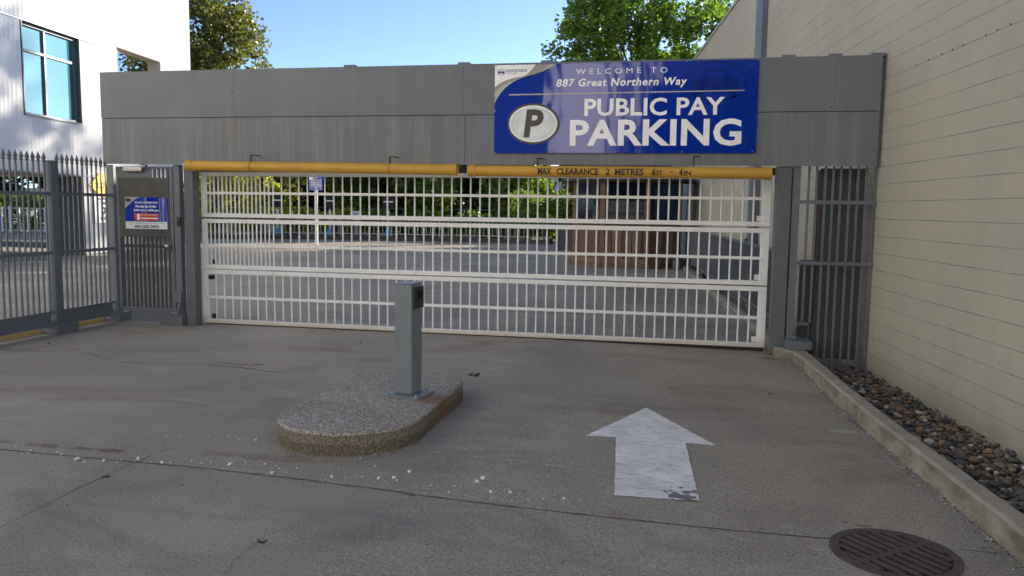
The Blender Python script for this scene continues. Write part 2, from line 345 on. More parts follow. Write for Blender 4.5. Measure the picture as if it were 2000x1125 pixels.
def mat_tint(name, c):
    t = NT(name); t.fin((0.02, 0.03, 0.06), 0.04, None, 0, 0.8); tr = t.n('ShaderNodeBsdfTransparent'); tr.inputs[0].default_value = (c[0], c[1], c[2], 1)
    mx = t.n('ShaderNodeMixShader'); mx.inputs[0].default_value = 0.72; t.L(t.p.outputs[0], mx.inputs[1]); t.L(tr.outputs[0], mx.inputs[2]); t.L(mx.outputs[0], t.out.inputs[0]); return t.m
M = dict(
 leaf_left=mat_leaf('leaves_olive', (0.050, 0.072, 0.018), (0.20, 0.185, 0.060), 0.34),
 drive=mat_drive(), agg=mat_aggregate(), block=mat_block(), fascia=mat_fascia(),
 steel=mat_paint('blue_grey_paint', (0.135, 0.150, 0.170), 0.42, 0.10, 2.0, grime=(0.16, 0.16, 0.155), bump=0.05),
 steel_rust=mat_paint('grey_paint_rusting', (0.110, 0.120, 0.130), 0.5, 0.12, 4.0, grime=(0.15, 0.085, 0.05), bump=0.12),
 sheet=mat_paint('dark_grey_sheet', (0.085, 0.092, 0.100), 0.55, 0.12, 1.5, streak=0.25, grime=(0.12, 0.12, 0.115)),
 rust=mat_paint('rust', (0.16, 0.060, 0.025), 0.85, 0.3, 20, bump=0.3),
 white=mat_gate(),
 yellow=mat_paint('yellow_pipe_paint', (0.56, 0.31, 0.035), 0.5, 0.14, 2.5, grime=(0.36, 0.22, 0.06), bump=0.06, speck=0.5),
 black=flat_mat('black_plastic', (0.012, 0.012, 0.014), 0.35), stencil=flat_mat('stencil_black', (0.03, 0.022, 0.015), 0.6),
 chain=flat_mat('dark_chain', (0.05, 0.047, 0.045), 0.45, 0.7), chrome=flat_mat('dull_chrome', (0.45, 0.44, 0.42), 0.28, 0.9),
 bollard=mat_paint('bollard_grey_paint', (0.165, 0.188, 0.200), 0.42, 0.05, 2.0, bump=0.03, speck=0.12),
 signblue=mat_sign('sign_blue', (0.002, 0.030, 0.33)), signblue2=mat_sign('sign_blue_faint', (0.003, 0.022, 0.22)),
 signwhite=flat_mat('sign_white', (0.95, 0.95, 0.94), 0.25), signgrey=flat_mat('sign_grey', (0.30, 0.275, 0.24), 0.25),
 signtaupe=flat_mat('sign_taupe', (0.46, 0.43, 0.38), 0.25), signpale=flat_mat('sign_pale', (0.72, 0.76, 0.76), 0.25),
 signdark=flat_mat('sign_dark_brown', (0.035, 0.028, 0.024), 0.25), signred=flat_mat('sign_red', (0.55, 0.075, 0.02), 0.35),
 navy=flat_mat('logo_navy', (0.012, 0.035, 0.16), 0.3), dirtplate=mat_paint('grimy_door_plate', (0.062, 0.060, 0.054), 0.5, 0.35, 6.0, streak=0.5, grime=(0.10, 0.088, 0.065)),
 kerb=mat_kerb(),
 iron=mat_paint('cast_iron', (0.075, 0.052, 0.042), 0.6, 0.3, 8, grime=(0.075, 0.045, 0.032), bump=0.3),
 void=flat_mat('drain_dark', (0.008, 0.007, 0.007), 0.9), crack=mat_paint('crack_dirt', (0.085, 0.072, 0.058), 0.95, 0.5, 12),
 moss=mat_paint('crack_brown', (0.075, 0.050, 0.032), 0.95, 0.4, 12), 
 crumb=mat_paint('chalky_white', (0.74, 0.73, 0.70), 0.8, 0.08, 30, bump=0.5), leafdry=flat_mat('dry_leaf', (0.035, 0.026, 0.018), 0.8),
 corr=mat_paint('white_corrugated_steel', (0.80, 0.80, 0.79), 0.35, 0.03, 1.0, bump=0.02), soffit=mat_paint('soffit_paint', (0.42, 0.38, 0.32), 0.7, 0.06),
 conc=mat_paint('plain_concrete', (0.24, 0.24, 0.24), 0.8, 0.12, 2), frame=flat_mat('window_frame_grey', (0.13, 0.15, 0.17), 0.4, 0.2),
 glass=mat_glass('teal_glass', (0.075, 0.22, 0.26), 0.03, 0.40), kglass=mat_tint('tinted_kiosk_glass', (0.26, 0.33, 0.48)),
 wood=mat_wood('weathered_board', (0.17, 0.100, 0.062)), woodpale=mat_wood('pale_post', (0.22, 0.125, 0.07)), shingle=mat_paint('roof_shingle', (0.05, 0.045, 0.042), 0.85, 0.3, 8, bump=0.4),
 bark=mat_paint('bark', (0.085, 0.062, 0.045), 0.9, 0.35, 10, bump=0.6), leaf_bright=mat_leaf('leaves_bright', (0.040, 0.085, 0.016), (0.15, 0.22, 0.032), 0.40),
 leaf_mid=mat_leaf('leaves_mid', (0.045, 0.085, 0.018), (0.17, 0.23, 0.045), 0.44), leaf_autumn=mat_leaf('leaves_turning', (0.070, 0.100, 0.018), (0.55, 0.48, 0.11), 0.60),
 leaf_dark=mat_leaf('leaves_dark', (0.014, 0.030, 0.012), (0.040, 0.062, 0.022), 0.2), white2=flat_mat('plain_white_paint', (0.7, 0.7, 0.68), 0.5),
 sky_blue=flat_mat('light_blue_paint', (0.05, 0.30, 0.50), 0.5), yellow2=flat_mat('sign_yellow', (0.80, 0.47, 0.01), 0.4), greenrail=flat_mat('green_grey_rail', (0.10, 0.13, 0.12), 0.5),
 railgrey=flat_mat('pale_rail_paint', (0.36, 0.37, 0.36), 0.5), tan=mat_paint('tan_stucco', (0.48, 0.44, 0.38), 0.8, 0.05), hill=mat_paint('hill_green', (0.05, 0.075, 0.085), 0.95, 0.2, 0.01),
 car=flat_mat('silver_car_paint', (0.45, 0.46, 0.48), 0.25, 0.3), tyre=flat_mat('tyre', (0.02, 0.02, 0.02), 0.8),
 darkglass=mat_glass('dark_glass', (0.02, 0.03, 0.035), 0.05),
)

# ------------------------------------------------------------------ lettering
def text_mesh(s, shear=0.0, bold=0.0, spacing=1.0):
    c = bpy.data.curves.new('lettering', 'FONT'); c.body = s; c.size = 1.0; c.shear = shear; c.offset = bold; c.space_character = spacing; c.resolution_u = 3
    o = bpy.data.objects.new('lettering', c); link(o); bpy.context.view_layer.update()
    me = bpy.data.meshes.new_from_object(o.evaluated_get(bpy.context.evaluated_depsgraph_get()))
    V = np.array([tuple(v.co) for v in me.vertices]); F = [tuple(p.vertices) for p in me.polygons]
    bpy.data.objects.remove(o); bpy.data.curves.remove(c); bpy.data.meshes.remove(me); return V, F
def lettering(s, x0, x1, z0, z1, place, mat, parent, name='lettering', slices=0, **k):
    """fills the box x0..x1, z0..z1 of a sign; place(a, b) gives the world point"""
    V, F = text_mesh(s, **k); lo, hi = V.min(0), V.max(0)
    if slices:                                    # cut into thin bands so that the letters can wrap round a pipe
        bm = bmesh.new(); vv = [bm.verts.new(v) for v in V]
        for f in F:
            try: bm.faces.new([vv[i] for i in f])
            except ValueError: pass
        for q in range(1, slices):
            bmesh.ops.bisect_plane(bm, geom=bm.verts[:]+bm.edges[:]+bm.faces[:], plane_co=(0, lo[1]+(hi[1]-lo[1])*q/slices, 0), plane_no=(0, 1, 0))
        bm.verts.index_update(); V = np.array([tuple(v.co) for v in bm.verts]); F = [tuple(v.index for v in f.verts) for f in bm.faces]; bm.free()
    mb = MB(); mb.add([place(x0+(v[0]-lo[0])/(hi[0]-lo[0])*(x1-x0), z0+(v[1]-lo[1])/(hi[1]-lo[1])*(z1-z0)) for v in V], F)
    return obj(name, mb, mat, parent)

# ================================================================== SETTING
KF = [(1.17,9.47),(1.36,9.17),(1.41,8.8),(1.48,7.4),(1.56,6.2),(1.63,5.4),(1.72,4.3),(1.97,1.2),(2.25,-3)]
KB = [(1.34,9.62),(1.53,9.27),(1.555,8.8),(1.61,7.4),(1.69,6.2),(1.76,5.4),(1.86,4.3),(2.11,1.2),(2.39,-3)]
IK = [(1.20,9.95),(1.12,11.2),(0.95,13.5),(0.72,16.5),(0.45,20.5),(0.20,24.5)]
WD = np.array([-0.10593, 0.99437, 0.0])           # direction of the block wall
WP = np.array([2.222, 9.373, 0.0])
WN = np.array([0.99437, 0.10593, 0.0])
def wallx(Y): return WP[0] + WD[0]/WD[1]*(Y-WP[1])
def g(x, y=5.0): return -0.0391*min(max(x+1.5, 0), 2.3)*(1.0 if y < 8.0 else max(.35, 1-.65*(y-8)/1.4))
def xk(y):
    pts = sorted([(b, a) for a, b in KF] + [(b, a) for a, b in IK])
    if y <= pts[0][0]: return pts[0][1]
    for (y0, x0), (y1, x1) in zip(pts, pts[1:]):
        if y <= y1: return x0 + (x1-x0)*(y-y0)/(y1-y0)
    return pts[-1][1]
ys = [-3000, -60, -12, -3] + [1.2, 4.3, 5.4, 6.2, 7.4, 8.0, 8.8, 9.17, 9.47, 9.7, 9.95, 11.2, 13.5, 16.5, 20.5, 24.5, 30, 45, 120, 5000]
mb = MB(); ncol = 0
for y in ys:
    k = xk(y)
    row = [(-4000, 0), (-60, 0), (-10, 0), (-1.5, 0), (0.8, g(.8, y)), (k+0.04, g(.8, y)), (k+0.09, -0.26), (k+3, -0.26), (60, -0.26), (4000, -0.26)]
    if y > 25: row = [(a, b if b > -0.2 else -0.09) for a, b in row]
    ncol = len(row); mb.v += [(a, y, b) for a, b in row]
for j in range(len(ys)-1):
    for i in range(ncol-1):
        mb.f.append((j*ncol+i, j*ncol+i+1, (j+1)*ncol+i+1, (j+1)*ncol+i)); mb.mi.append(0)
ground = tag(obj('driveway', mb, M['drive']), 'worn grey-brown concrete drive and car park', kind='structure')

def strip_on_ground(name, pts, widths, mat, dz=0.002, parent=ground, jit=0.0, sub=6, seed=1):
    rnd = random.Random(seed); P = []; W = []
    for i in range(len(pts)-1):
        for k in range(sub):
            t = k/sub; P.append((pts[i][0]*(1-t)+pts[i+1][0]*t, pts[i][1]*(1-t)+pts[i+1][1]*t)); W.append(widths[i]*(1-t)+widths[i+1]*t)
    P.append(pts[-1]); W.append(widths[-1])
    P = [(x+rnd.uniform(-jit, jit), y+rnd.uniform(-jit, jit)) for x, y in P]; mb = MB()
    for i, (x, y) in enumerate(P):
        a = P[max(i-1, 0)]; b = P[min(i+1, len(P)-1)]; dx, dy = b[0]-a[0], b[1]-a[1]; L = math.hypot(dx, dy) or 1
        w = W[i]*(1+rnd.uniform(-.4, .5) if jit else 1)/2; nx, ny = -dy/L*w, dx/L*w
        mb.v += [(x+nx, y+ny, g(x, y)+dz), (x-nx, y-ny, g(x, y)+dz)]
    for i in range(len(P)-1): mb.f.append((2*i, 2*i+1, 2*i+3, 2*i+2)); mb.mi.append(0)
    return obj(name, mb, mat, parent)
def G2(pts):                                       # image points on the drive -> plan
    out = []
    for p in pts:
        q = gz(*p, -0.02); q = gz(*p, g(q[0])); out.append((float(q[0]), float(q[1])))
    return out
strip_on_ground('expansion_joint', G2([(-60,870),(0,878),(200,897),(400,915),(600,938),(800,965),(1000,990),(1200,1012),(1400,1033),(1640,1053)]), [.012]*10, M['crack'], seed=3, jit=.0012, sub=10)
strip_on_ground('expansion_joint', G2([(1880,1074),(1960,1082)]), [.006]*2, M['crack'], seed=4)
strip_on_ground('saw_cut', G2([(-20,1040),(60,1000),(140,960),(215,925),(260,905),(330,875),(410,838)]), [.003,.003,.005,.004,.004,.003,.002], M['crack'], seed=5, jit=.004)
strip_on_ground('crack', G2([(0,690),(60,682),(120,672),(200,663),(280,650),(335,641)]), [.012,.016,.011,.014,.012,.006], M['crack'], seed=6, jit=.012, sub=9)
strip_on_ground('crack', G2([(130,678),(180,692),(230,707),(290,710),(350,711),(400,712),(460,717),(520,725),(570,729),(620,730)]), [.006,.011,.012,.011,.012,.014,.022,.018,.009,.004], M['crack'], seed=7, jit=.014, sub=9)
strip_on_ground('crack', G2([(440,1125),(455,1100),(478,1080),(500,1058),(525,1040)]), [.0015,.003,.002,.004,.002], M['crack'], seed=8, jit=.012)
strip_on_ground('crack', G2([(560,628),(640,610),(720,596)]), [.008,.008,.006], M['crack'], seed=9, jit=.01)
strip_on_ground('crack', G2([(640,565),(700,550),(760,541),(900,535)]), [.02,.02,.02,.01], M['crack'], seed=10, jit=.03)
strip_on_ground('pothole', G2([(198,934),(215,930)]), [.03,.045], M['crack'], seed=11, jit=.006)
strip_on_ground('pothole', G2([(505,1057),(513,1062),(522,1055)]), [.012,.02,.010], M['moss'], seed=12, jit=.003)
strip_on_ground('pothole', G2([(800,967),(812,968.5)]), [.02,.016], M['crack'], seed=13, jit=.003)
strip_on_ground('expansion_joint', [(-6.5, 21.3), (1.0, 21.0)], [.04, .04], M['crack'], seed=15)

# hills on the horizon
mb = MB(); rnd = random.Random(5); pr = []
for i in range(61):
    a = math.radians(-70+i*140/60); h = 190+90*math.sin(i*.35)+60*math.sin(i*.9+1)+rnd.uniform(-12, 12); R0 = 4200
    mb.v += [(R0*math.sin(a), R0*math.cos(a), -5), (R0*1.1*math.sin(a), R0*1.1*math.cos(a), h), (R0*1.4*math.sin(a), R0*1.4*math.cos(a), -5)]
for i in range(60):
    for k in (0, 1): mb.f.append((3*i+k, 3*i+3+k, 3*i+4+k, 3*i+1+k)); mb.mi.append(0)
tag(obj('hills', mb, M['hill'], smooth=True), 'low blue-green hills on the horizon', kind='structure')

# kerbs
def kerb(name, front, back, z0, z1):
    mb = MB(); n = len(front); e = 0.018
    for (fx, fy), (bx, by) in zip(front, back):
        d = Vector((bx-fx, by-fy)).normalized()*e
        mb.v += [(fx, fy, z0), (fx, fy, z1-e), (fx+d.x, fy+d.y, z1), (bx-d.x, by-d.y, z1), (bx, by, z1-e), (bx, by, z0-.2)]
    for i in range(n-1):
        for k in range(5): mb.f.append((6*i+k, 6*i+k+1, 6*i+7+k, 6*i+6+k)); mb.mi.append(0)
    mb.f.append(tuple(range(6))); mb.f.append(tuple(reversed(range(6*n-6, 6*n)))); mb.mi += [0, 0]
    return obj(name, mb, M['kerb'])
def dense(P, k=8):
    out = []; rnd = random.Random(len(P))
    for a, b in zip(P, P[1:]):
        for i in range(k): t = i/k; out.append((a[0]*(1-t)+b[0]*t+rnd.uniform(-.004,.004), a[1]*(1-t)+b[1]*t))
    return out + [P[-1]]
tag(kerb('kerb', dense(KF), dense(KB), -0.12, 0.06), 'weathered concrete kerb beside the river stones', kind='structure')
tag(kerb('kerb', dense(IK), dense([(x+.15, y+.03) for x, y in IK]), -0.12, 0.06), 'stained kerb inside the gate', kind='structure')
tag(obj('kerb', MB().box(-7.70, -7.50, 4.0, 9.45, 0, 0.055), mat_paint('yellow_kerb_paint', (0.58, 0.42, 0.17), 0.6, 0.15, 4, grime=(0.3, 0.22, 0.1))), 'yellow painted strip under the fence', kind='structure')

# ================================================================== BLOCK WALL BUILDING (right)
wh = thing('warehouse', (wallx(9.4)+.2, 9.4, -0.26), 'long cream painted block-wall building filling the right side', 'building')
def wall_local(mb, name, mat, bevel=0):           # mesh given in (along, out, z) of the wall, placed with a turned object
    me = bpy.data.meshes.new(name); me.from_pydata(mb.v, [], mb.f); me.update(); me.materials.append(mat)
    o = link(bpy.data.objects.new(name, me)); o.parent = wh
    o.location = Vector((WP[0], WP[1], 0)) - wl(wh); o.rotation_euler = (0, 0, math.atan2(WD[1], WD[0]))
    WL[o.name] = Vector((WP[0], WP[1], 0)); return o
ROOF = 6.12                                        # local: x along the wall (away from camera), y = -out (towards the drive), z
wall_local(MB().box(-6, 31, -16, 0, -0.4, ROOF), 'wall', M['block'])
wall_local(MB().box(16.6, 31, -.05, 0.02, -0.3, ROOF-.05), 'shaded_end_wall', mat_paint('grey_wall_shade', (0.20, 0.21, 0.21), 0.7, 0.08, 1.0))  # darker shade on the far wall end, put in as a grey overlay
wall_local(MB().box(-6.05, 31.05, -16, 0.035, ROOF, ROOF+0.07), 'coping', M['railgrey'])
dpx = [onplane(p, 60, WP, WN) for p in (1486, 1499)]
du = [float(np.dot(p-WP, WD)) for p in dpx]
wall_local(MB().box(min(du), max(du), 0.0, 0.10, -0.1, ROOF-.02), 'downpipe', M['steel'])
for i, px in enumerate((1791, 1815, 1841, 1862, 1883, 1927, 1950, 1976)):
    p = onplane(px, 115-.449*(px-1791), WP, WN); u = float(np.dot(p-WP, WD))
    mbh = MB(); mbh.sphere((u, 0.0, .038+.188*16), 0.0075, 8, 6); wall_local(mbh, 'anchor_hole', M['void'])

# ================================================================== WHITE CORRUGATED BUILDING (left)
LP = np.array([-17.28, 20.97, 0.0])
def Lp(px, py): return onplane(px, py, LP, WN)
def Lu(px, py): return float(np.dot(Lp(px, py)-LP, WD)), float(Lp(px, py)[2])
wb = thing('corrugated_building', (-19.5, 18, 0), 'sunlit white corrugated steel building with raised storey on the left', 'building')
def LW(u, out, z): q = LP + WD*u + WN*out; return (q[0], q[1], z)      # out>0 towards the drive
def corr(mb, u0, u1, z0, z1, pitch=0.16, amp=0.028, back=0.05):
    n = max(2, int(round((u1-u0)/pitch)))*4; b = len(mb.v)
    for i in range(n+1):
        u = u0+(u1-u0)*i/n; o = (0, amp, 0, -amp)[i % 4]
        mb.v += [LW(u, o, z0), LW(u, o, z1)]
    for i in range(n): mb.f.append((b+2*i, b+2*i+2, b+2*i+3, b+2*i+1)); mb.mi.append(0)
def lbox(mb, u0, u1, o0, o1, z0, z1):
    P = [LW(u, o, z) for z in (z0, z1) for u, o in ((u0,o0),(u1,o0),(u1,o1),(u0,o1))]
    return mb.add(P, [(0,1,2,3),(7,6,5,4),(0,4,5,1),(1,5,6,2),(2,6,7,3),(3,7,4,0)])
zb = 0.5*(Lu(4,332)[1]+Lu(206,344)[1])
uw0, zt = Lu(41, 40); uw1 = Lu(156, 150)[0]; zwb = Lu(47,222)[1]; zwt = Lu(41, 39)[1]
u0 = -24.0; uo = Lu(228, 100)[0]; zo = Lu(228, 92)[1]; uc = Lu(312, 120)[0]; ue = Lu(370, 60)[0]; zob = Lu(260, 215)[1]; zseam = Lu(0, 24)[1]
mb = MB(); zT = 13.0
for a, b, c, d in ((u0,uw0,zb,zseam-.01),(uw0,uw1,zb,zwb),(uw0,uw1,zwt,zseam-.01),(uw1,uo,zb,zseam-.01),(u0,uo,zseam+.03,zT),(uo,uc,zb,zob),(uo,uc,zo,zT),(uc,ue,zb,zT)): corr(mb, a, b, c, d)
obj('wall', mb, M['corr'], wb)
mb = MB(); T = 0.45
lbox(mb, u0, uo, -9, -.03, zb, zwb-.0); lbox(mb, u0, uw0, -9, -.03, zwb, zwt); lbox(mb, uw0, uw1, -9, -.30, zwb, zwt); lbox(mb, uw1, uo, -9, -.03, zwb, zwt); lbox(mb, u0, uo, -9, -.03, zwt, zT)
lbox(mb, uo, uc, -T, -.03, zb, zob); lbox(mb, uo, uc, -T, -.03, zo, zT); lbox(mb, uc, ue, -T, -.03, zb, zT)
obj('frame_wall', mb, M['soffit'], wb)
mb = MB(); lbox(mb, u0, uo, -.0, .03, zseam-.012, zseam+.022); obj('flashing', mb, M['white2'], wb)
mb = MB(); lbox(mb, u0, ue, -.04, .022, zb-.05, zb); obj('base_trim', M and mb, M['steel'], wb)
wf = MB(); um = Lu(95, 90)[0]; zm = Lu(95, 108)[1]; fw = .07
for a, b, c, d in ((uw0,uw1,zwb,zwb+fw),(uw0,uw1,zwt-fw,zwt),(uw0,uw0+fw,zwb+fw,zwt-fw),(uw1-fw,uw1,zwb+fw,zwt-fw)): lbox(wf, a, b, -.28, -.10, c, d)
lbox(wf, um-.035, um+.035, -.26, -.12, zwb+fw, zwt-fw); lbox(wf, uw0+fw, um-.035, -.25, -.13, zm-.035, zm+.035); lbox(wf, um+.035, uw1-fw, -.25, -.13, zm-.035, zm+.035)
wnd = obj('window', wf, M['frame'], wb)
for a, b in ((uw0+fw, um-.035), (um+.035, uw1-fw)):
    for c, d in ((zwb+fw, zm-.035), (zm+.035, zwt-fw)):
        pm = MB(); lbox(pm, a, b, -.20, -.18, c, d); obj('pane', pm, M['glass'], wnd)
mb = MB()
for a, b in ((uw0-.03, uw0),(uw1, uw1+.03)): lbox(mb, a, b, -.28, .02, zwb-.03, zwt+.03)
lbox(mb, uw0, uw1, -.28, .05, zwb-.03, zwb); lbox(mb, uw0, uw1, -.28, .02, zwt, zwt+.03); obj('window_trim', mb, M['frame'], wnd)
# pillar that carries the storey
ua = Lu(163, 450)[0]; ub = ua + 3.2
mb = MB(); lbox(mb, ua+.02, ub, -.9, -.02, 0, zb-.05); obj('pillar', mb, M['sheet'], wb)  # dark sheet colour stands in for the shaded front face
mb = MB(); corr(mb, ua, ub, 0.05, zb-.05); obj('pillar_cladding', mb, M['corr'], wb)
mb = MB(); lbox(mb, u0, ua-.2, -8.6, -8.1, 2.45, 3.2); obj('far_beam', mb, flat_mat('cream_beam', (0.5, 0.40, 0.22), 0.7), wb)
mb = MB(); lbox(mb, u0+.5, u0+1.1, -8.5, -7.9, 0, zb-.05); obj('far_column', mb, M['conc'], wb)
def sgn(c_px, c_py, hw, hh, rot, name, mat, label, cat, writing):
    p = Lp(c_px, c_py); uu = float(np.dot(p-LP, WD)); zz = float(p[2]); t = thing(name, LW(uu, .06, zz-hh), label, cat)
    pts = [(-hw,-hh),(hw,-hh),(hw,hh),(-hw,hh)]
    if rot: pts = [(0,-hh*1.0),(hw,0),(0,hh),(-hw,0)]
    mb = MB(); P = [LW(uu+a, .05, zz+b) for a, b in pts] + [LW(uu+a, .065, zz+b) for a, b in pts]
    mb.add(P, [(0,1,2,3),(7,6,5,4),(0,4,5,1),(1,5,6,2),(2,6,7,3),(3,7,4,0)]); obj('sign_face', mb, mat, t)
    for s, a0, a1, b0, b1 in writing: lettering(s, a0, a1, b0, b1, lambda a, b: LW(uu+a, .068, zz+b), M['stencil'], t, bold=.02)
sgn(196, 362, .62, .42, True, 'warning_sign', M['yellow2'], 'yellow diamond SLOW sign on the white pillar behind the left fence', 'sign', [('SLOW', -.36, .36, -.09, .09)])
sgn(198, 407, .42, .44, False, 'speed_sign', M['signwhite'], 'white speed limit sign with a black 5 below the yellow diamond', 'sign', [('MAXIMUM', -.3, .3, .26, .34), ('5', -.13, .13, -.18, .19), ('km/h', -.15, .15, -.36, -.26)])

# ================================================================== OVERHEAD FASCIA + POSTS
YF = 9.40
zt_, zb_ = 3.294, 2.111; zs = 2.700
xl, xr = X(198, YF, 2.7), 2.165
gp = thing('gate_portal', (-2.5, YF+.1, 0), 'grey steel portal frame with deep panelled fascia over the gate', 'gate frame')
mb = MB(); mb.box(xl+.01, xr-.01, YF+.02, YF+.16, zb_+.012, zt_-.012); obj('beam_core', mb, M['sheet'], gp)
ups = [xl, X(458, YF, 3), X(905, YF, 3), X(1290, YF, 3), X(1632, YF, 3), xr]
los = [xl, X(907, YF, 2.4), xr]
for a, b in zip(ups, ups[1:]): obj('fascia_panel', MB().box(a+.0008, b-.0008, YF-.004, YF+.02, zs+.004, zt_), M['fascia'], gp, bevel=.002)
for a, b in zip(los, los[1:]): obj('fascia_panel', MB().box(a+.002, b-.002, YF+.003, YF+.02, zb_, zs-.004), M['fascia'], gp, bevel=.002)
for px in (682, 905, 1068, 1541, 1632, 1716): 
    c = X(px, YF, 3.3); obj('top_bracket', MB().box(c-.07, c+.07, YF+.0, YF+.14, zt_-.01, zt_+.024), M['steel'], gp)
for px, pz in ((905,180),(1632,209),(458,180)):
    c = X(px, YF, 3); z = Z(px, pz, YF); mb = MB(); mb.sphere((c-.03, YF-.005, z), .010, 8, 6); obj('rivet', mb, M['steel_rust'], gp)
obj('post', MB().box(X(362, 9.45, 1), X(392.5, 9.60, 1), 9.45, 9.60, -.0, zb_-.002), M['steel_rust'], gp, bevel=.006)
obj('post', MB().box(X(1506, 9.62, 1), X(1539, 9.45, 1), 9.45, 9.62, -.11, zb_-.002), M['steel_rust'], gp, bevel=.006)
obj('post', MB().box(X(1541, 9.47, 1), X(1556, 9.47, 1), 9.47, 9.60, .18, zb_-.002), M['steel'], gp, bevel=.005)
obj('base_plate', MB().box(1.30, 1.58, 9.30, 9.62, .062, .16), M['steel'], gp, bevel=.006)
obj('base_block', MB().box(1.315, 1.43, 9.44, 9.62, .162, .20), M['steel'], gp, bevel=.004)
obj('post', MB().box(X(342, 9.47, 1), X(361, 9.55, 1), 9.47, 9.56, .12, zb_-.002), M['steel'], gp, bevel=.005)
obj('base_plate', MB().box(-6.60, -6.27, 9.36, 9.66, 0, .13), M['steel_rust'], gp, bevel=.006)
obj('rust_foot', MB().box(X(1506, 9.62, 1)-.004, X(1539, 9.45, 1)+.004, 9.446, 9.624, -.115, -.015), M['rust'], gp)

# ================================================================== CLEARANCE PIPES, CHAINS
YP, PR = 9.27, 0.064
def pipe(pxa, pya, pxb, pyb, label):
    a = py_(pxa, pya, YP); b = py_(pxb, pyb, YP); z = (a[2]+b[2])/2
    t = thing('clearance_bar', ((a[0]+b[0])/2, YP, z-PR), label, 'clearance bar', 'yellow clearance pipes hanging over the gate')
    m = MB(); m.tube([(a[0]+.02, YP, a[2]), (b[0]-.02, YP, b[2])], PR, 32); obj('pipe', m, M['yellow'], t, smooth=False)
    for s, p in ((1, a), (-1, b)):
        m = MB(); m.tube([(p[0]-s*.005, YP, p[2]), (p[0], YP, p[2]), (p[0]+s*.085, YP, p[2]), (p[0]+s*.088, YP, p[2])], [PR*.9, PR+.006, PR+.006, PR+.001], 32)
        obj('end_cap', m, M['yellow'], t)
    return t, a, b
pl, la, lb = pipe(365, 323.5, 893, 331.5, 'plain yellow clearance pipe over the left half of the white gate')
pr_, ra, rb = pipe(915, 333.5, 1507, 338.5, 'yellow clearance pipe stencilled MAX CLEARANCE over the right half of the gate')
for s, p0, p1 in (('MAX', 1050, 1077), ('CLEARANCE', 1087, 1169), ('2', 1183, 1191), ('METRES', 1201, 1257), ('6', 1273, 1281), ('FT', 1282.5, 1294), ('-', 1308, 1315), ('4', 1326, 1334), ('IN', 1336, 1350)):
    hh = .038 if s not in ('FT', 'IN') else .026
    z0 = -hh; z1 = hh
    if s in ('FT', 'IN'): z0, z1 = -.034, .018
    if s == '-': z0, z1 = -.004, .006
    def plc(a, b):
        zc = ra[2]+(rb[2]-ra[2])*(a-ra[0])/(rb[0]-ra[0]); t = b/PR; return (a, YP-(PR+.0025)*math.cos(t), zc+(PR+.0025)*math.sin(t))
    lettering(s, X(p0, YP-PR, 2.05), X(p1, YP-PR, 2.05), z0, z1, plc, M['stencil'], pr_, slices=8, bold=.035 if s != '-' else 0)
for px, py0, lab, (a, b) in ((491, 303, 'small dark chain holding the left pipe near its left end', (la, lb)), (762, 306, 'small dark chain holding the left pipe near its right end', (la, lb)),
                     (1050, 309, 'small dark chain above the word MAX on the right pipe', (ra, rb)), (1355, 305, 'small dark chain above the end of the lettering on the right pipe', (ra, rb))):
    x = X(px, YP, 2.15); zc = a[2]+(b[2]-a[2])*(x-a[0])/(b[0]-a[0]); zt2 = Z(px, py0, YP)
    t = thing('chain', (x, YP, zc+PR), lab, 'chain', 'chains holding up the clearance pipes')
    m = MB(); m.tube([(x+.0, YP-.01, zt2), (x+.01, YP+.05, zt2+.004), (x+.02, YF+.0, zt2)], .006, 6); m.tube([(x+.07, YF-.006, zt2-.002), (x+.01, YP+.01, zt2+.004)], .005, 6); obj('hook', m, M['chain'], t)
    z = zt2; k = 0
    while z > zc+PR+.004:
        m = MB(); P = []
        for i in range(13):
            q = 2*math.pi*i/12; dx, dz = .012*math.cos(q), .021*math.sin(q)
            P.append((x+(dx if k % 2 else dx*.3), YP-.01+(dx*.3 if k % 2 else dx), z-.018+dz))
        m.tube(P, .0042, 5, False); obj('link', m, M['chain'], t); z -= .030; k += 1
    if px > 1000: continue
    m = MB(); P = [(x, YP+(PR+.003)*math.sin(q), zc+(PR+.003)*math.cos(q)) for q in [2*math.pi*i/20 for i in range(21)]]
    m.tube(P, .0032, 5, False); obj('wire_loop', m, M['rust'], t)

# ================================================================== BIG SIGN
sb = thing('parking_sign', (-.6, YF-.03, 2.28), 'large blue PUBLIC PAY PARKING sign on the grey fascia', 'sign')
YS = YF-.030
sx0, sx1 = X(965.5, YS, 2.8), X(1480, YS, 2.8); sz0 = 1.6+(2.267-1.6)*YS/9.655; sz1 = Z(1481, 115.5, YS)
def SW(cx, cy):                                    # sign drawing units (1770 x 612) -> x, z
    u = (cx-89-(1.2*(cy-128)/590))/(1779-19*(cy-128)/590); top = 128-40*u; bot = 720-2*u
    return sx0+(sx1-sx0)*u, sz0+(sz1-sz0)*(bot-cy)/(bot-top)
def SP(dy): return lambda a, b: (a, YS-dy, b)
obj('panel', MB().box(sx0, sx1, YS, YS+.022, sz0, sz1), M['signblue'], sb, bevel=.002)
def shape(name, pts, mat, dy, tris=False):
    mb = MB(); mb.add([(SW(*p)[0], YS-dy, SW(*p)[1]) for p in pts], [tuple(range(len(pts)))]); return obj(name, mb, mat, sb)
def bez(p0, p1, p2, p3, n=16): return [tuple((1-t)**3*a+3*(1-t)**2*t*b+3*(1-t)*t*t*c+t**3*d for a, b, c, d in zip(p0, p1, p2, p3)) for t in [i/n for i in range(n+1)]]
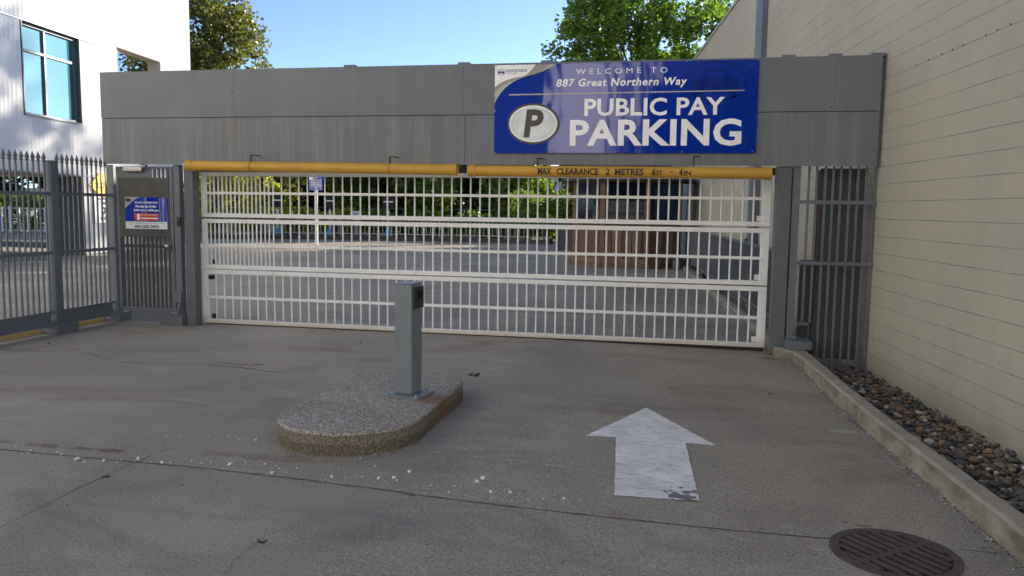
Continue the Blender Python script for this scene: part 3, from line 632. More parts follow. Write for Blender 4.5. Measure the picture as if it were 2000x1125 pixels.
def band(name, A, B, mat, dy):
    mb = MB(); n = len(A)
    mb.add([(SW(*p)[0], YS-dy, SW(*p)[1]) for p in A]+[(SW(*p)[0], YS-dy, SW(*p)[1]) for p in B], [(i, i+1, n+i+1, n+i) for i in range(n-1)]); return obj(name, mb, mat, sb)
edge = bez((91,385),(150,260),(250,215),(370,190)) + bez((370,190),(440,170),(490,140),(517,122))[1:]
mid1 = bez((91,315),(160,240),(240,225),(330,206)) + bez((330,206),(400,190),(440,160),(478,122))[1:]
mid2 = bez((91,277),(160,220),(230,215),(290,204)) + bez((290,204),(330,190),(360,150),(380,124))[1:]
corner = [(91,130)]*5 + [(91+(380-91)*i/28, 130-6*i/28) for i in range(28)]
band('corner_swoosh', edge, mid1, M['signtaupe'], .0012); band('corner_swoosh', mid1, mid2, M['signgrey'], .0012)
band('corner_panel', mid2, corner[:len(mid2)], M['signwhite'], .0012)
# little car badge and its words
def ell(cx, cy, rx, ry, n=40): return [(cx+rx*math.cos(2*math.pi*i/n), cy-ry*math.sin(2*math.pi*i/n)) for i in range(n)]
def ringshape(name, cx, cy, rx, ry, w, mat, dy, n=40, a0=0, a1=2*math.pi):
    A = [(cx+rx*math.cos(a0+(a1-a0)*i/n), cy-ry*math.sin(a0+(a1-a0)*i/n)) for i in range(n+1)]; B = [(cx+(rx-w)*math.cos(a0+(a1-a0)*i/n), cy-(ry-w)*math.sin(a0+(a1-a0)*i/n)) for i in range(n+1)]
    return band(name, A, B, mat, dy)
def car_badge(cx, cy, k, mat, dy, ring_w):
    ringshape('badge_ring', cx, cy, 30*k, 21*k, ring_w*k, mat, dy)
    r = [(-15,-4),(-9,-12),(9,-12),(15,-4)]; q = [(-12,-4),(-7,-9.5),(7,-9.5),(12,-4)]
    band('badge_car', [(cx+a*k, cy+b*k) for a, b in r], [(cx+a*k, cy+b*k) for a, b in q], mat, dy)
    shape('badge_car', [(cx+a*k, cy+b*k) for a, b in [(-22,-3),(22,-3),(22,9),(-22,9)]], mat, dy)
    for s in (-1, 1): shape('badge_car', [(cx+s*a*k, cy+b*k) for a, b in ([(13,9),(21,9),(20,17),(13,17)] if s > 0 else [(13,17),(20,17),(21,9),(13,9)])], mat, dy)
car_badge(136, 174, 1.0, M['navy'], .0024, 2.6)
def put(s, x0, x1, yt, yb, mat, dy=.0024, **k):
    (a0, b0), (a1, _) = SW(x0, yb), SW(x1, yb); _, b1 = SW((x0+x1)/2, yt); _, b0 = SW((x0+x1)/2, yb)
    return lettering(s, a0, a1, b0, b1, SP(dy), mat, sb, **k)
put('ADVANCED PARKING', 171, 318, 155, 176, M['navy'], bold=.015, spacing=1.1); put('SYSTEMS LTD.', 172, 245, 180, 188, M['navy'])
car_badge(1590, 235, 6.6, M['signblue2'], .0012, 1.6)
put('WELCOME TO', 660, 1275, 147, 184, M['signwhite'], spacing=1.7)
put('887 Great Northern Way', 525, 1405, 213, 282, M['signwhite'], shear=.18, bold=.028, spacing=1.15)
shape('rule', [(193,331),(1775,299),(1775,292),(193,323)], M['signtaupe'], .0024)
put('PUBLIC PAY', 720, 1648, 345, 465, M['signwhite'], bold=.024, spacing=1.03)
put('PARKING', 622, 1757, 488, 670, M['signwhite'], bold=.028, spacing=1.04)
shape('oval_rim', ell(367, 521, 186, 139), M['signdark'], .0012); shape('oval', ell(366, 521, 169, 124), M['signpale'], .0024)
ringshape('oval_line', 366, 521, 169, 124, 9, M['signwhite'], .0030); ringshape('oval_line', 366, 521, 150, 108, 10, flat_mat('sign_pale_line', (0.60, 0.66, 0.67), .3), .0030)
put('P', 299, 440, 424, 613, M['signdark'], dy=.0042, shear=.12, bold=.035)
for cx, cy in ((100,140),(97,715),(97,435),(1860,92),(1830,706),(496,715),(935,712),(1377,710),(1400,103),(952,117),(505,135)):
    a, b = SW(cx, cy); m = MB(); m.sphere((a, YS-.002, b), .008, 8, 6); obj('screw', m, M['chrome'], sb)

# ================================================================== WHITE SECTIONAL GATE
YG = 9.66
gt = thing('vehicle_gate', (-2.5, YG, 0.01), 'white barred overhead gate closed across the drive', 'gate')
gx0, gx1 = -6.125, 1.108
secs = [(1.430, 2.02), (0.745, 1.405), (0.015, 0.728)]
mids = [1.748, 1.060, 0.363]
def frame_rect(mb, x0, x1, z0, z1, w, y0, y1, wb=None):
    wb = wb or w
    mb.box(x0, x1, y0, y1, z0, z0+wb); mb.box(x0, x1, y0, y1, z1-w, z1); mb.box(x0, x0+w*1.1, y0, y1, z0+wb, z1-w); mb.box(x1-w*1.1, x1, y0, y1, z0+wb, z1-w)
for k, ((z0, z1), zm2) in enumerate(zip(secs, mids)):
    f = MB(); frame_rect(f, gx0, gx1, z0, z1, .052, YG-.03, YG+.03)
    sec = obj('gate_section', f, M['white'], gt, bevel=.003)
    r = MB(); r.box(gx0+.058, gx1-.058, YG-.020, YG+.012, zm2-.017, zm2+.017); obj('mid_rail', r, M['white'], sec, bevel=.002)
    b = MB(); xx = -6.098; first = True; i = 0
    while xx < gx1-.09:
        b.tube([(xx+.03, YG-.003, z0+.053), (xx+.03, YG-.003, z1-.053)], .0105, 8, False)
        if k < 2 and xx < -5.2: b.tube([(xx+.03+.06, YG-.003, z0+.053), (xx+.03+.06, YG-.003, z1-.053)], .0105, 8, False)
        xx += .1205
    xe = gx1-.085; b.tube([(xe, YG, z0+.053), (xe, YG, z1-.053)], .0105, 8, False)
    obj('bars', b, M['white'], sec)
    for s in (gx0+.12, gx1-.12):
        obj('hinge_block', MB().box(s-.025, s+.025, YG+.012, YG+.05, z0+.06, z0+.12), M['black'] if s < 0 else M['white2'], sec)
obj('hinge_block', MB().box(gx0+.075, gx0+.125, YG-.02, YG+.05, .60, .655), M['black'], gt)
obj('gap_shade', MB().box(gx0+.01, gx1-.01, YG-.010, YG+.018, -.06, .014), M['black'], gt)  # black strip standing in for the shadow gap under the gate
t_ = MB(); t_.box(gx0-.03, gx1+.05, YG+.035, YG+.08, 2.02, 2.10); obj('top_rail', t_, M['sheet'], gt)

# ================================================================== PEDESTRIAN DOOR
pd = thing('pedestrian_door', (-6.86, 9.5, .1), 'narrow grey barred pedestrian door beside the white gate', 'door')
dx0, dx1 = X(232, 9.5, 1), X(341.5, 9.5, 1); dz0, dz1 = .155, Z(290, 325.5, 9.5)
f = MB(); fw = .045
f.box(dx0, dx0+fw*.8, 9.49, 9.53, dz0, dz1); f.box(dx1-.055, dx1, 9.49, 9.53, dz0, dz1); f.box(dx0+fw*.8, dx1-.055, 9.49, 9.53, dz0, dz0+.05); f.box(dx0+fw*.8, dx1-.055, 9.49, 9.53, dz1-.025, dz1)
obj('frame', f, M['steel'], pd, bevel=.003)
xa, xb_ = dx0+fw*.8, dx1-.055; zpl1 = Z(290, 347, 9.5); zpl0 = Z(290, 463, 9.5)
obj('plate', MB().box(xa+.001, xb_-.001, 9.484, 9.489, zpl0, zpl1), M['dirtplate'], pd)
obj('closer_panel', MB().box(xa+.001, X(297, 9.5, 2), 9.482, 9.489, zpl1+.002, dz1-.026), M['steel'], pd)
b = MB()
for i in range(12):
    x = xa+.03+(xb_-xa-.06)*i/11; b.box(x-.014, x+.014, 9.50, 9.52, dz0+.051, dz1-.026)
b.box(xa, xb_, 9.522, 9.54, Z(290,481,9.5)-.02, Z(290,481,9.5)+.02); obj('bars', b, M['sheet'], pd)
wm = MB(); x = xa+.006
while x < xb_: wm.box(x-.0016, x+.0016, 9.494, 9.497, dz0+.05, zpl0); x += .0125
z = dz0+.055
while z < zpl0: wm.box(xa, xb_, 9.4975, 9.4995, z-.0016, z+.0016); z += .0125
obj('wire_mesh', wm, M['sheet'], pd)
c = MB(); zc = Z(262, 331, 9.45); c.box(X(240,9.44,2), X(277,9.44,2), 9.43, 9.481, zc-.028, zc+.028); obj('door_closer', c, M['chrome'], pd, bevel=.01)
c = MB(); c.bar((X(277,9.44,2), 9.45, zc), (X(286,9.4,2), 9.42, zc+.05), .02, .012); c.bar((X(286,9.4,2), 9.42, zc+.05), (X(262,9.4,2), 9.45, zc+.09), .02, .012); obj('closer_arm', c, M['black'], pd)
zl = Z(330, 481, 9.48); xk_ = X(330, 9.47, 1)
l = MB(); l.box(xk_-.045, xk_+.03, 9.478, 9.489, zl-.06, zl+.06); lk = obj('lock_plate', l, M['sheet'], pd)
l = MB(); l.tube([(xk_, 9.478, zl), (xk_, 9.45, zl), (xk_, 9.425, zl), (xk_, 9.41, zl)], [.018, .02, .034, .025], 14); obj('knob', l, M['chrome'], lk, smooth=True)
for py in (348, 377, 406, 435, 472, 510, 545, 575):
    z = Z(336, py, 9.48); s = MB(); s.sphere((dx1-.03, 9.488, z), .007, 6, 5); obj('rivet', s, M['black'], pd)
obj('bottom_plate', MB().box(X(256,9.5,.1), X(332,9.5,.1), 9.50, 9.52, .02, .154), M['steel'], pd)
# keypad and junction box fixed on the door post
t = thing('keypad', (X(349,9.45,1.4), 9.44, 1.33), 'small black entry reader on the post between door and gate', 'reader')
obj('housing', MB().box(X(344.5,9.44,1.4), X(351.5,9.44,1.4), 9.445, 9.469, Z(348,442,9.45), Z(348,424,9.45)), M['black'], t, bevel=.004)
m = MB(); m.box(X(346,9.44,1.4), X(350,9.44,1.4), 9.442, 9.4449, Z(348,430,9.45), Z(348,427,9.45)); obj('indicator', m, M['sheet'], t)
t = thing('junction_box', (X(350,9.42,.4), 9.42, .13), 'grey electrical box with conduit low on the door post', 'electrical box')
jx0, jx1 = X(342,9.42,.4), X(357,9.42,.4); jz0, jz1 = Z(349,591,9.42), Z(349,571,9.42)
obj('box', MB().box(jx0, jx1, 9.38, 9.468, jz0, jz1), M['steel'], t, bevel=.005)
m = MB(); m.tube([((jx0+jx1)/2, 9.43, jz0), ((jx0+jx1)/2, 9.43, .24), ((jx0+jx1)/2-.03, 9.43, .18), ((jx0+jx1)/2-.03, 9.43, .131)], .022, 10); obj('conduit', m, M['steel'], t)
# sign on the door
YH = 9.476
ha, hb = X(244.5, YH, 1.5), X(326.5, YH, 1.5); hz0, hz1 = Z(288, 447.5, YH), Z(288, 385, YH)
hs = thing('hours_sign', ((ha+hb)/2, YH, hz0), 'small blue and white opening hours sign on the door plate', 'sign')
def HW(u, v): return ha+(hb-ha)*u, hz0+(hz1-hz0)*v
def hbox(name, u0_, u1_, v0, v1, mat, dy=.001):
    (a, b), (c_, d) = HW(u0_, v0), HW(u1_, v1); mb = MB(); mb.add([(a, YH-dy, b), (c_, YH-dy, b), (c_, YH-dy, d), (a, YH-dy, d)], [(0,1,2,3)]); return obj(name, mb, mat, hs)
obj('panel', MB().box(ha, hb, YH, YH+.005, hz0, hz1), M['signblue'], hs, bevel=.0015)
hbox('lower_band', .004, .996, .005, .235, M['signpale'])
A = [HW(0.004+.40*t, 1-.0-.36*(1-t)**1.6) for t in [i/12 for i in range(13)]]; mb = MB()
mb.add([(p[0], YH-.001, min(p[1], hz1-.002)) for p in A]+[(p[0], YH-.001, hz1-.001) for p in A], [(i, i+1, 14+i, 13+i) for i in range(12)]); obj('corner_swoosh', mb, M['signtaupe'], hs)
mb = MB(); c0 = HW(.08, .90); mb.add([(c0[0]+.045*math.cos(2*math.pi*i/20), YH-.002, c0[1]+.026*math.sin(2*math.pi*i/20)) for i in range(20)], [tuple(range(20))]); obj('badge', mb, M['navy'], hs)
def hput(s, u0_, u1_, v0, v1, mat, **k):
    (a, b), (c_, d) = HW(u0_, v0), HW(u1_, v1); lettering(s, a, c_, b, d, lambda p, q: (p, YH-.0025, q), mat, hs, **k)
hput('HOURS OF OPERATION', .24, .78, .80, .86, M['signwhite'], bold=.02); hput('Monday to Friday', .25, .76, .655, .75, M['signwhite'], shear=.15, bold=.03)
hput('6:00 am - 6:00 pm', .21, .81, .54, .63, M['signwhite'], bold=.03)
hbox('notice_strip', .22, .79, .265, .495, M['signred']); hbox('notice_mark', .285, .345, .29, .47, M['signwhite'], .002); hbox('notice_line', .37, .78, .325, .355, M['signwhite'], .002)
hput('Hourly & daily parking', .37, .77, .42, .465, M['signwhite']); hput('Please call security for after hours retrieval', .09, .91, .165, .205, M['stencil']); hput('604.202.7893', .22, .80, .035, .125, M['stencil'], bold=.03)

# ================================================================== RIGHT BARRED SCREEN
sc = thing('barred_screen', (1.85, 9.5, -.2), 'dark barred screen with sheet behind it between gate post and block wall', 'screen')
b = MB()
for px in (1572, 1587, 1604, 1619, 1634, 1651, 1667, 1683, 1699):
    x = X(px, 9.5, 1); b.box(x-.012, x+.012, 9.50, 9.522, -.27 if x > 1.55 else .35, zb_)
obj('bars', b, M['steel'], sc)
x = X(1714, 9.5, 1); obj('end_post', MB().box(x-.02, x+.025, 9.49, 9.53, -.27, zb_-.002), M['steel'], sc)
for z in (1.712, 1.028): obj('rail', MB().box(X(1556,9.49,1)+.002, X(1713,9.49,1)-.03, 9.475, 9.498, z-.02, z+.02), M['steel'], sc)
obj('sheet', MB().box(X(1594,9.75,1), 2.17, 9.76, 9.775, -.10, 2.10), M['sheet'], sc)
obj('sheet', MB().box(X(1558,9.9,.5), X(1593,9.9,.5), 9.90, 9.915, -.08, 1.04), M['sheet'], sc)
obj('rust_edge', MB().box(X(1590,9.75,1), X(1593,9.75,1), 9.75, 9.775, .8, 2.08), M['rust'], sc)
obj('low_bracket', MB().box(X(1556,9.5,.3), X(1583,9.5,.3), 9.50, 9.53, .315, .345).box(X(1580,9.5,.3), X(1584,9.5,.3), 9.50, 9.53, -.2, .315), M['steel'], sc)

# ================================================================== LEFT IRON FENCE
XF = -7.42
fn = thing('iron_fence', (XF, 7.5, 0), 'blue-grey steel fence with spear tips left of the pedestrian door', 'fence')
def fpost(yc, ztop, lab=None):
    p = obj('post', MB().box(XF-.055, XF+.055, yc-.055, yc+.055, .13, ztop), M['steel'], fn, bevel=.005)
    obj('base_cover', MB().box(XF-.17, XF+.15, yc-.16, yc+.19, 0, .125), M['steel'], p, bevel=.006)
    obj('collar', MB().box(XF-.07, XF+.07, yc-.07, yc+.07, .126, .17), M['steel'], p, bevel=.004)
fpost(8.50, 2.10); fpost(9.60, 2.108); fpost(5.9, 2.10)
for (a, b_) in ((5.96, 8.44), (8.56, 9.54)):
    pk = MB(); fi = MB(); y = a+.05
    while y < b_-.02:
        pk.box(XF-.009, XF+.009, y-.009, y+.009, .27, 2.07)
        fi.tube([(XF,y,2.055),(XF,y,2.075),(XF,y,2.082),(XF,y,2.094),(XF,y,2.10),(XF,y,2.118),(XF,y,2.135),(XF,y,2.20)], [.011,.011,.022,.022,.012,.022,.024,.001], 8)
        y += .0855
    obj('pickets', pk, M['steel'], fn); obj('spear_tips', fi, M['steel'], fn)
    for z in (1.70, 0.985): obj('rail', MB().box(XF+.012, XF+.034, a-.004, b_+.004, z-.02, z+.02), M['steel'], fn)
    obj('rail', MB().box(XF-.02, XF+.02, a, b_, .245, .27), M['steel'], fn)
    obj('kick_plate', MB().box(XF-.012, XF+.006, a+.03, b_-.03, .075, .245), M['steel'], fn)

# ================================================================== ISLAND + BOLLARD
def stadium(r, n=28):
    P = []
    for i in range(n+1): a = math.pi*i/n; P.append((-2.165+r*math.cos(a), 6.26+r*math.sin(a)))
    for i in range(n+1): a = math.pi+math.pi*i/n; P.append((-2.165+r*math.cos(a), 5.175+r*math.sin(a)))
    return P
mb = MB(); R_ = .505; layers = [(R_+.004, -.03), (R_, .02), (R_-.002, .132), (R_-.008, .144), (R_-.022, .15), (R_-.1, .153)]
L0 = None
for r, z in layers:
    P = stadium(r); b0 = len(mb.v); n = len(P); mb.v += [(p[0], p[1], z) for p in P]
    if L0 is not None:
        for i in range(n): mb.f.append((L0+i, L0+(i+1)%n, b0+(i+1)%n, b0+i)); mb.mi.append(0)
    L0 = b0
mb.f.append(tuple(L0+i for i in range(n))); mb.mi.append(0)
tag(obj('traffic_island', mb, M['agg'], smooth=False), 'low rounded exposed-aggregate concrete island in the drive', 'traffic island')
bo = thing('card_reader_post', (-1.955, 5.80, .154), 'square grey steel post bolted to the concrete island', 'bollard')
ang = math.radians(-9)
obj('base_plate', MB().obox((-1.953, 5.80), ang, .150, .148, .154, .168), M['bollard'], bo, bevel=.002)
pc = (-1.967, 5.825); hx, hy = .076, .088
obj('post', MB().obox(pc, ang, hx, hy, .168, 1.015), M['bollard'], bo, bevel=.012)
obj('top_cap', MB().obox(pc, ang, hx-.004, hy-.004, 1.016, 1.024), flat_mat('cap_bluegrey', (0.22, 0.26, 0.31), .35), bo, bevel=.003)
ca, sa = math.cos(ang), math.sin(ang)
def BL(dx, dy): return (pc[0]+dx*ca-dy*sa, pc[1]+dx*sa+dy*ca)
cr = obj('card_reader', MB().obox(BL(hx+.010, -.004), ang, .012, .076, .83, .995), M['black'], bo, bevel=.004)
obj('reader_lens', MB().obox(BL(hx+.024, .010), ang, .004, .030, .90, .965), M['void'], cr)
for sx, sy in ((-1,-1),(1,-1),(1,1),(-1,1)):
    q = (-1.953+sx*.122*ca-sy*.12*sa, 5.80+sx*.122*sa+sy*.12*ca); m = MB(); m.disc(q, .015, .168, .180, 6); m.disc(q, .008, .180, .198, 8); obj('bolt', m, M['chrome'], bo)

# ================================================================== ARROW, DRAIN, STONES, CRUMBS
def mat_arrow():
    t = NT('worn_white_marking'); base = (0.84, 0.81, 0.76); col = t.mix(t.ramp(t.noise(5, 5, .7), .3, .7), scl(base, .74), scl(base, 1.1))
    v = t.ramp(t.noise(1, 5, .75, t.mapped((9, 30, 1))), .54, .64); col = t.mix(t.math('MULTIPLY', v, .65), col, (0.20, 0.19, 0.185))
    f_ = t.ramp(t.noise(90, 4, .8), .55, .75); col = t.mix(t.math('MULTIPLY', f_, .5), col, (0.25, 0.24, 0.23))
    s = t.sep(); dx = t.math('MULTIPLY', t.math('SUBTRACT', s[0], .13), 7.0); dy = t.math('MULTIPLY', t.math('SUBTRACT', s[1], 4.60), 4.2)
    d = t.math('ADD', t.math('MULTIPLY', dx, dx), t.math('MULTIPLY', dy, dy)); near = t.ramp(d, .1, 1.0, (1,1,1,1), (0,0,0,1))
    ch = t.ramp(t.math('ADD', t.noise(17, 5, .65), t.math('MULTIPLY', near, .17)), .615, .625)
    col = t.mix(t.math('MULTIPLY', ch, t.ramp(near, .02, .1)), col, (0.17, 0.15, 0.135))
    return t.fin(col, .6, t.bump(t.noise(120, 3), .2, .003), 0, .3)
ap = G2([(1262,797),(1398,871),(1339,866),(1366,981),(1200,968),(1203,855),(1144,852)])
rnd = random.Random(8); ring = []
for a, b_ in zip(ap, ap[1:]+ap[:1]):
    n_ = max(2, int(math.hypot(b_[0]-a[0], b_[1]-a[1])/.02))
    for i in range(n_): q = i/n_; j = 0 if i == 0 else 1; ring.append((a[0]+(b_[0]-a[0])*q+j*rnd.gauss(0, .0022), a[1]+(b_[1]-a[1])*q+j*rnd.gauss(0, .0022)))
bm = bmesh.new(); fc = bm.faces.new([bm.verts.new((x, y, 0)) for x, y in ring]); bmesh.ops.triangulate(bm, faces=[fc]); bm.verts.index_update()
mb = MB(); mb.add([(v.co.x, v.co.y, g(v.co.x)+.004) for v in bm.verts], [tuple(v.index for v in f_.verts) for f_ in bm.faces]); bm.free()
tag(obj('arrow_marking', mb, mat_arrow()), 'white painted straight-ahead arrow on the drive', 'road marking')
dr = thing('drain_cover', (1.15, 4.05, -.09), 'round cast-iron drain grate at the lower right corner', 'drain cover')
dc = gz(1752, 1096, -.09); dc = (1.142, 4.135); DRR = .305
m = MB(); N_ = 48
for r, z in ((DRR, -.0885), (DRR, -.083), (DRR-.012, -.080), (DRR-.045, -.080), (DRR-.047, -.088), (DRR-.047, -.0878)): m.v += [(dc[0]+r*math.cos(2*math.pi*i/N_), dc[1]+r*math.sin(2*math.pi*i/N_), z) for i in range(N_)]
for j in range(4):
    for i in range(N_): m.f.append((j*N_+i, j*N_+(i+1)%N_, (j+1)*N_+(i+1)%N_, (j+1)*N_+i)); m.mi.append(0)
obj('rim', m, M['iron'], dr)
m = MB(); m.disc(dc, DRR-.046, -.0883, -.0872, 40); obj('pit', m, M['void'], dr)  # black disc, the dark depth below the grate put into its colour
m = MB(); ga = math.radians(-52); 
for k in range(-4, 5):
    o_ = k*.057; hl = math.sqrt(max(.001, (DRR-.052)**2-o_*o_)); 
    for s0, s1 in ((-hl, -.014), (.014, hl)):
        if s1-s0 < .02: continue
        a = (dc[0]+math.cos(ga)*s0-math.sin(ga)*o_, dc[1]+math.sin(ga)*s0+math.cos(ga)*o_, -.082); b_ = (dc[0]+math.cos(ga)*s1-math.sin(ga)*o_, dc[1]+math.sin(ga)*s1+math.cos(ga)*o_, -.082); m.bar(a, b_, .031, .010)
m.bar((dc[0]-math.sin(ga)*-.26, dc[1]+math.cos(ga)*-.26, -.0815), (dc[0]-math.sin(ga)*.26, dc[1]+math.cos(ga)*.26, -.0815), .034, .011)
m2 = m; obj('grate', m2, M['iron'], dr, bevel=.002)

def mat_stone():
    t = NT('river_stone'); g_ = t.n('ShaderNodeNewGeometry'); r = t.n('ShaderNodeValToRGB'); e = r.color_ramp.elements
    cols = [(0.0,(0.075,0.072,0.068)),(0.22,(0.13,0.12,0.105)),(0.38,(0.10,0.09,0.075)),(0.5,(0.23,0.165,0.11)),(0.62,(0.22,0.135,0.09)),(0.74,(0.36,0.24,0.13)),(0.85,(0.13,0.115,0.095)),(0.93,(0.50,0.45,0.38)),(1.0,(0.40,0.24,0.15))]
    e[0].position, e[0].color = cols[0][0], cols[0][1]+(1,); e[1].position, e[1].color = cols[-1][0], cols[-1][1]+(1,)
    for p, c in cols[1:-1]: n_ = e.new(p); n_.color = c+(1,)
    r.color_ramp.interpolation = 'CONSTANT'; t.L(g_.outputs['Random Per Island'], r.inputs[0])
    col = t.mix(1.0, r.outputs[0], t.ramp(t.noise(45, 5, .7), .3, .7, (.72,.72,.72,1), (1.25,1.25,1.25,1)), 'MULTIPLY')
    return t.fin(col, .55, t.bump(t.noise(90, 4), .25, .004), 0, .4)
rnd = random.Random(11); mb = MB()
soil = MB(); soil.v = []
def kbx(y):
    pts = sorted([(b, a) for a, b in KB])
    if y <= pts[0][0]: return pts[0][1]
    for (y0, x0), (y1, x1) in zip(pts, pts[1:]):
        if y <= y1: return x0+(x1-x0)*(y-y0)/(y1-y0)
    return pts[-1][1]
y = 2.2
for lay in range(3):
    y = 2.4
    while y < 9.7:
        x = kbx(y)+.01+rnd.uniform(0, .04)
        while x < wallx(y)+.02:
            r = rnd.choice((.011,.014,.017,.020,.024,.034)) * (1.0 if lay else 1.1)
            mb.sphere((x+rnd.uniform(-.02,.02), y+rnd.uniform(-.03,.03), -.235+lay*.03+rnd.uniform(-.01,.02)), r, 9, 6, (rnd.uniform(.9,1.5), rnd.uniform(.8,1.3), rnd.uniform(.55,.85)), .07, rnd)
            x += r*(1.9 if lay < 2 else 3.2)
        y += .058 if lay < 2 else .10
tag(obj('river_stones', mb, mat_stone(), smooth=True), 'bed of multicoloured rounded river stones between kerb and block wall', 'gravel', kind='stuff')
tag(obj('soil_bed', MB().add([(1.35,-3,-.255),(4.2,-3,-.255),(2.1,9.9,-.255),(1.3,9.9,-.255)], [(0,1,2,3)]), M['crack']), 'dark soil under the river stones', kind='structure')

# chalky white crumbs
protos = []
for k in range(4):
    rr = random.Random(50+k); m = MB(); m.sphere((0,0,.011), .014, 7, 5, (1.1,1,.75), .28, rr); m.sphere((.010,.006,.008), .009, 6, 5, (1,1,.8), .3, rr)
    protos.append(m)
crumbs = [(28,884),(42,888),(55,885),(70,889),(88,887),(120,889),(112,884),(60,880),(152,899,2.0),(165,903),(203,901,1.3),(228,903),(238,899),(265,901),(270,898,1.8),(296,903),(316,905,1.4),(332,904),(272,881),(350,852),(324,854),(408,852),(447,853),(467,859),(480,860),(500,861,1.3),(449,909,1.7),(453,904),(479,904),(411,903),(392,905),(374,901),(517,907),(540,911),(580,915),(500,934),(545,916),(531,925,1.4),
    (648,933,1.4),(675,934),(692,931),(707,932),(740,936,1.4),(751,941),(769,935,1.5),(775,939),(800,923,1.5),(732,911),(836,955),(856,951),(901,951),(905,930),(931,942,1.5),(943,937,2.1),(958,962,1.2),(996,963,1.4),(910,967),(961,974),(1032,976),(1061,975),(1101,975,1.0),(1134,978),(938,878),(704,895),(757,889),(731,889),(662,645),(365,705),(888,950),(840,949),(876,962),(1085,968)]
rnd = random.Random(3); cm = []
for k, m in enumerate(protos):
    me = bpy.data.meshes.new('crumb'); me.from_pydata(m.v, [], m.f); me.materials.append(M['crumb']); cm.append(me)
for i, c in enumerate(crumbs):
    (x, y), = G2([(c[0], c[1])]); s = (c[2] if len(c) > 2 else rnd.uniform(.22, .5))
    o = link(bpy.data.objects.new('white_crumb', cm[i % 4])); o.location = (x, y, g(x)); s = s if s < 1 else s*.62; s *= .8; o.scale = (s, s, s); o.rotation_euler = (0, 0, rnd.uniform(0, 6))
    tag(o, 'chalky white crumb lying on the drive near the joint' if s < .6 else 'larger chalky white lump lying on the drive near the joint', 'debris', 'white crumbs scattered along the drive joint')
    if c == (943,937,2.1): o['label'] = 'largest round white lump, alone below the right end of the island'
for i, (px, py, lab) in enumerate(((925,734,'curled dark dry leaf on the drive right of the island'),(1364,722,'small dark dry leaf in front of the gate'),(1500,772,'tiny dark dry leaf left of the kerb'),(706,671,'tiny dark leaf scrap left of the post top'),(100,672,'small dry leaf by the left fence base'))):
    (x, y), = G2([(px, py)]); m = MB(); s = .05 if i == 0 else .022; rr = random.Random(i)
    for k in range(3 if i == 0 else 1):
        ox, oy, a = rr.uniform(-s, s), rr.uniform(-s, s), rr.uniform(0, 3)
        P = [(-s,0,.004),(-s*.2,s*.35,.014),(s,0,.02),(-s*.1,-s*.3,.003)]; m.add([(x+ox+p[0]*math.cos(a)-p[1]*math.sin(a), y+oy+p[0]*math.sin(a)+p[1]*math.cos(a), g(x)+.002+p[2]) for p in P], [(0,1,2,3)])
    tag(obj('dry_leaf', m, M['leafdry']), lab, 'leaf', 'dry leaves on the drive')

# ================================================================== TREES AND HEDGES
def leaf_mesh(centres, spread, n_per, size, seed, droop=0.3):
    r = np.random.default_rng(seed); C = np.repeat(np.array(centres, float), n_per, axis=0); N = len(C)
    S = np.repeat(np.array(spread, float), n_per)[:, None] if np.ndim(spread) else spread
    off = r.normal(size=(N, 3)); off /= np.linalg.norm(off, axis=1)[:, None]; off *= (r.random((N, 1))**0.45); c = C+off*S*np.array([1, 1, .8])
    d = r.normal(size=(N, 3)); d[:, 2] = d[:, 2]*.6-droop; d /= np.linalg.norm(d, axis=1)[:, None]
    u = np.cross(d, r.normal(size=(N, 3))); u /= np.linalg.norm(u, axis=1)[:, None]
    L = size*(0.6+0.8*r.random((N, 1))); W = L*.32; nn = np.cross(d, u)
    V = np.stack([c-d*L*.5, c+u*W+nn*L*.08, c+d*L*.5, c-u*W+nn*L*.08], axis=1).reshape(-1, 3)
    return V, N
def leaf_obj(name, V, N, mat, parent=None):
    me = bpy.data.meshes.new(name); c = np.array([V[:,0].mean(), V[:,1].mean(), V[:,2].min()]); V = V-c
    me.vertices.add(4*N); me.vertices.foreach_set('co', V.astype(np.float32).ravel())
    me.loops.add(4*N); me.loops.foreach_set('vertex_index', np.arange(4*N, dtype=np.int32))
    me.polygons.add(N); me.polygons.foreach_set('loop_start', np.arange(0, 4*N, 4, dtype=np.int32)); me.polygons.foreach_set('loop_total', np.full(N, 4, dtype=np.int32))
    me.update(); me.validate(); me.materials.append(mat); o = link(bpy.data.objects.new(name, me)); o.location = c; WL[o.name] = Vector(c)
    if parent is not None: o.parent = parent; o.location = Vector(c)-wl(parent)
    return o
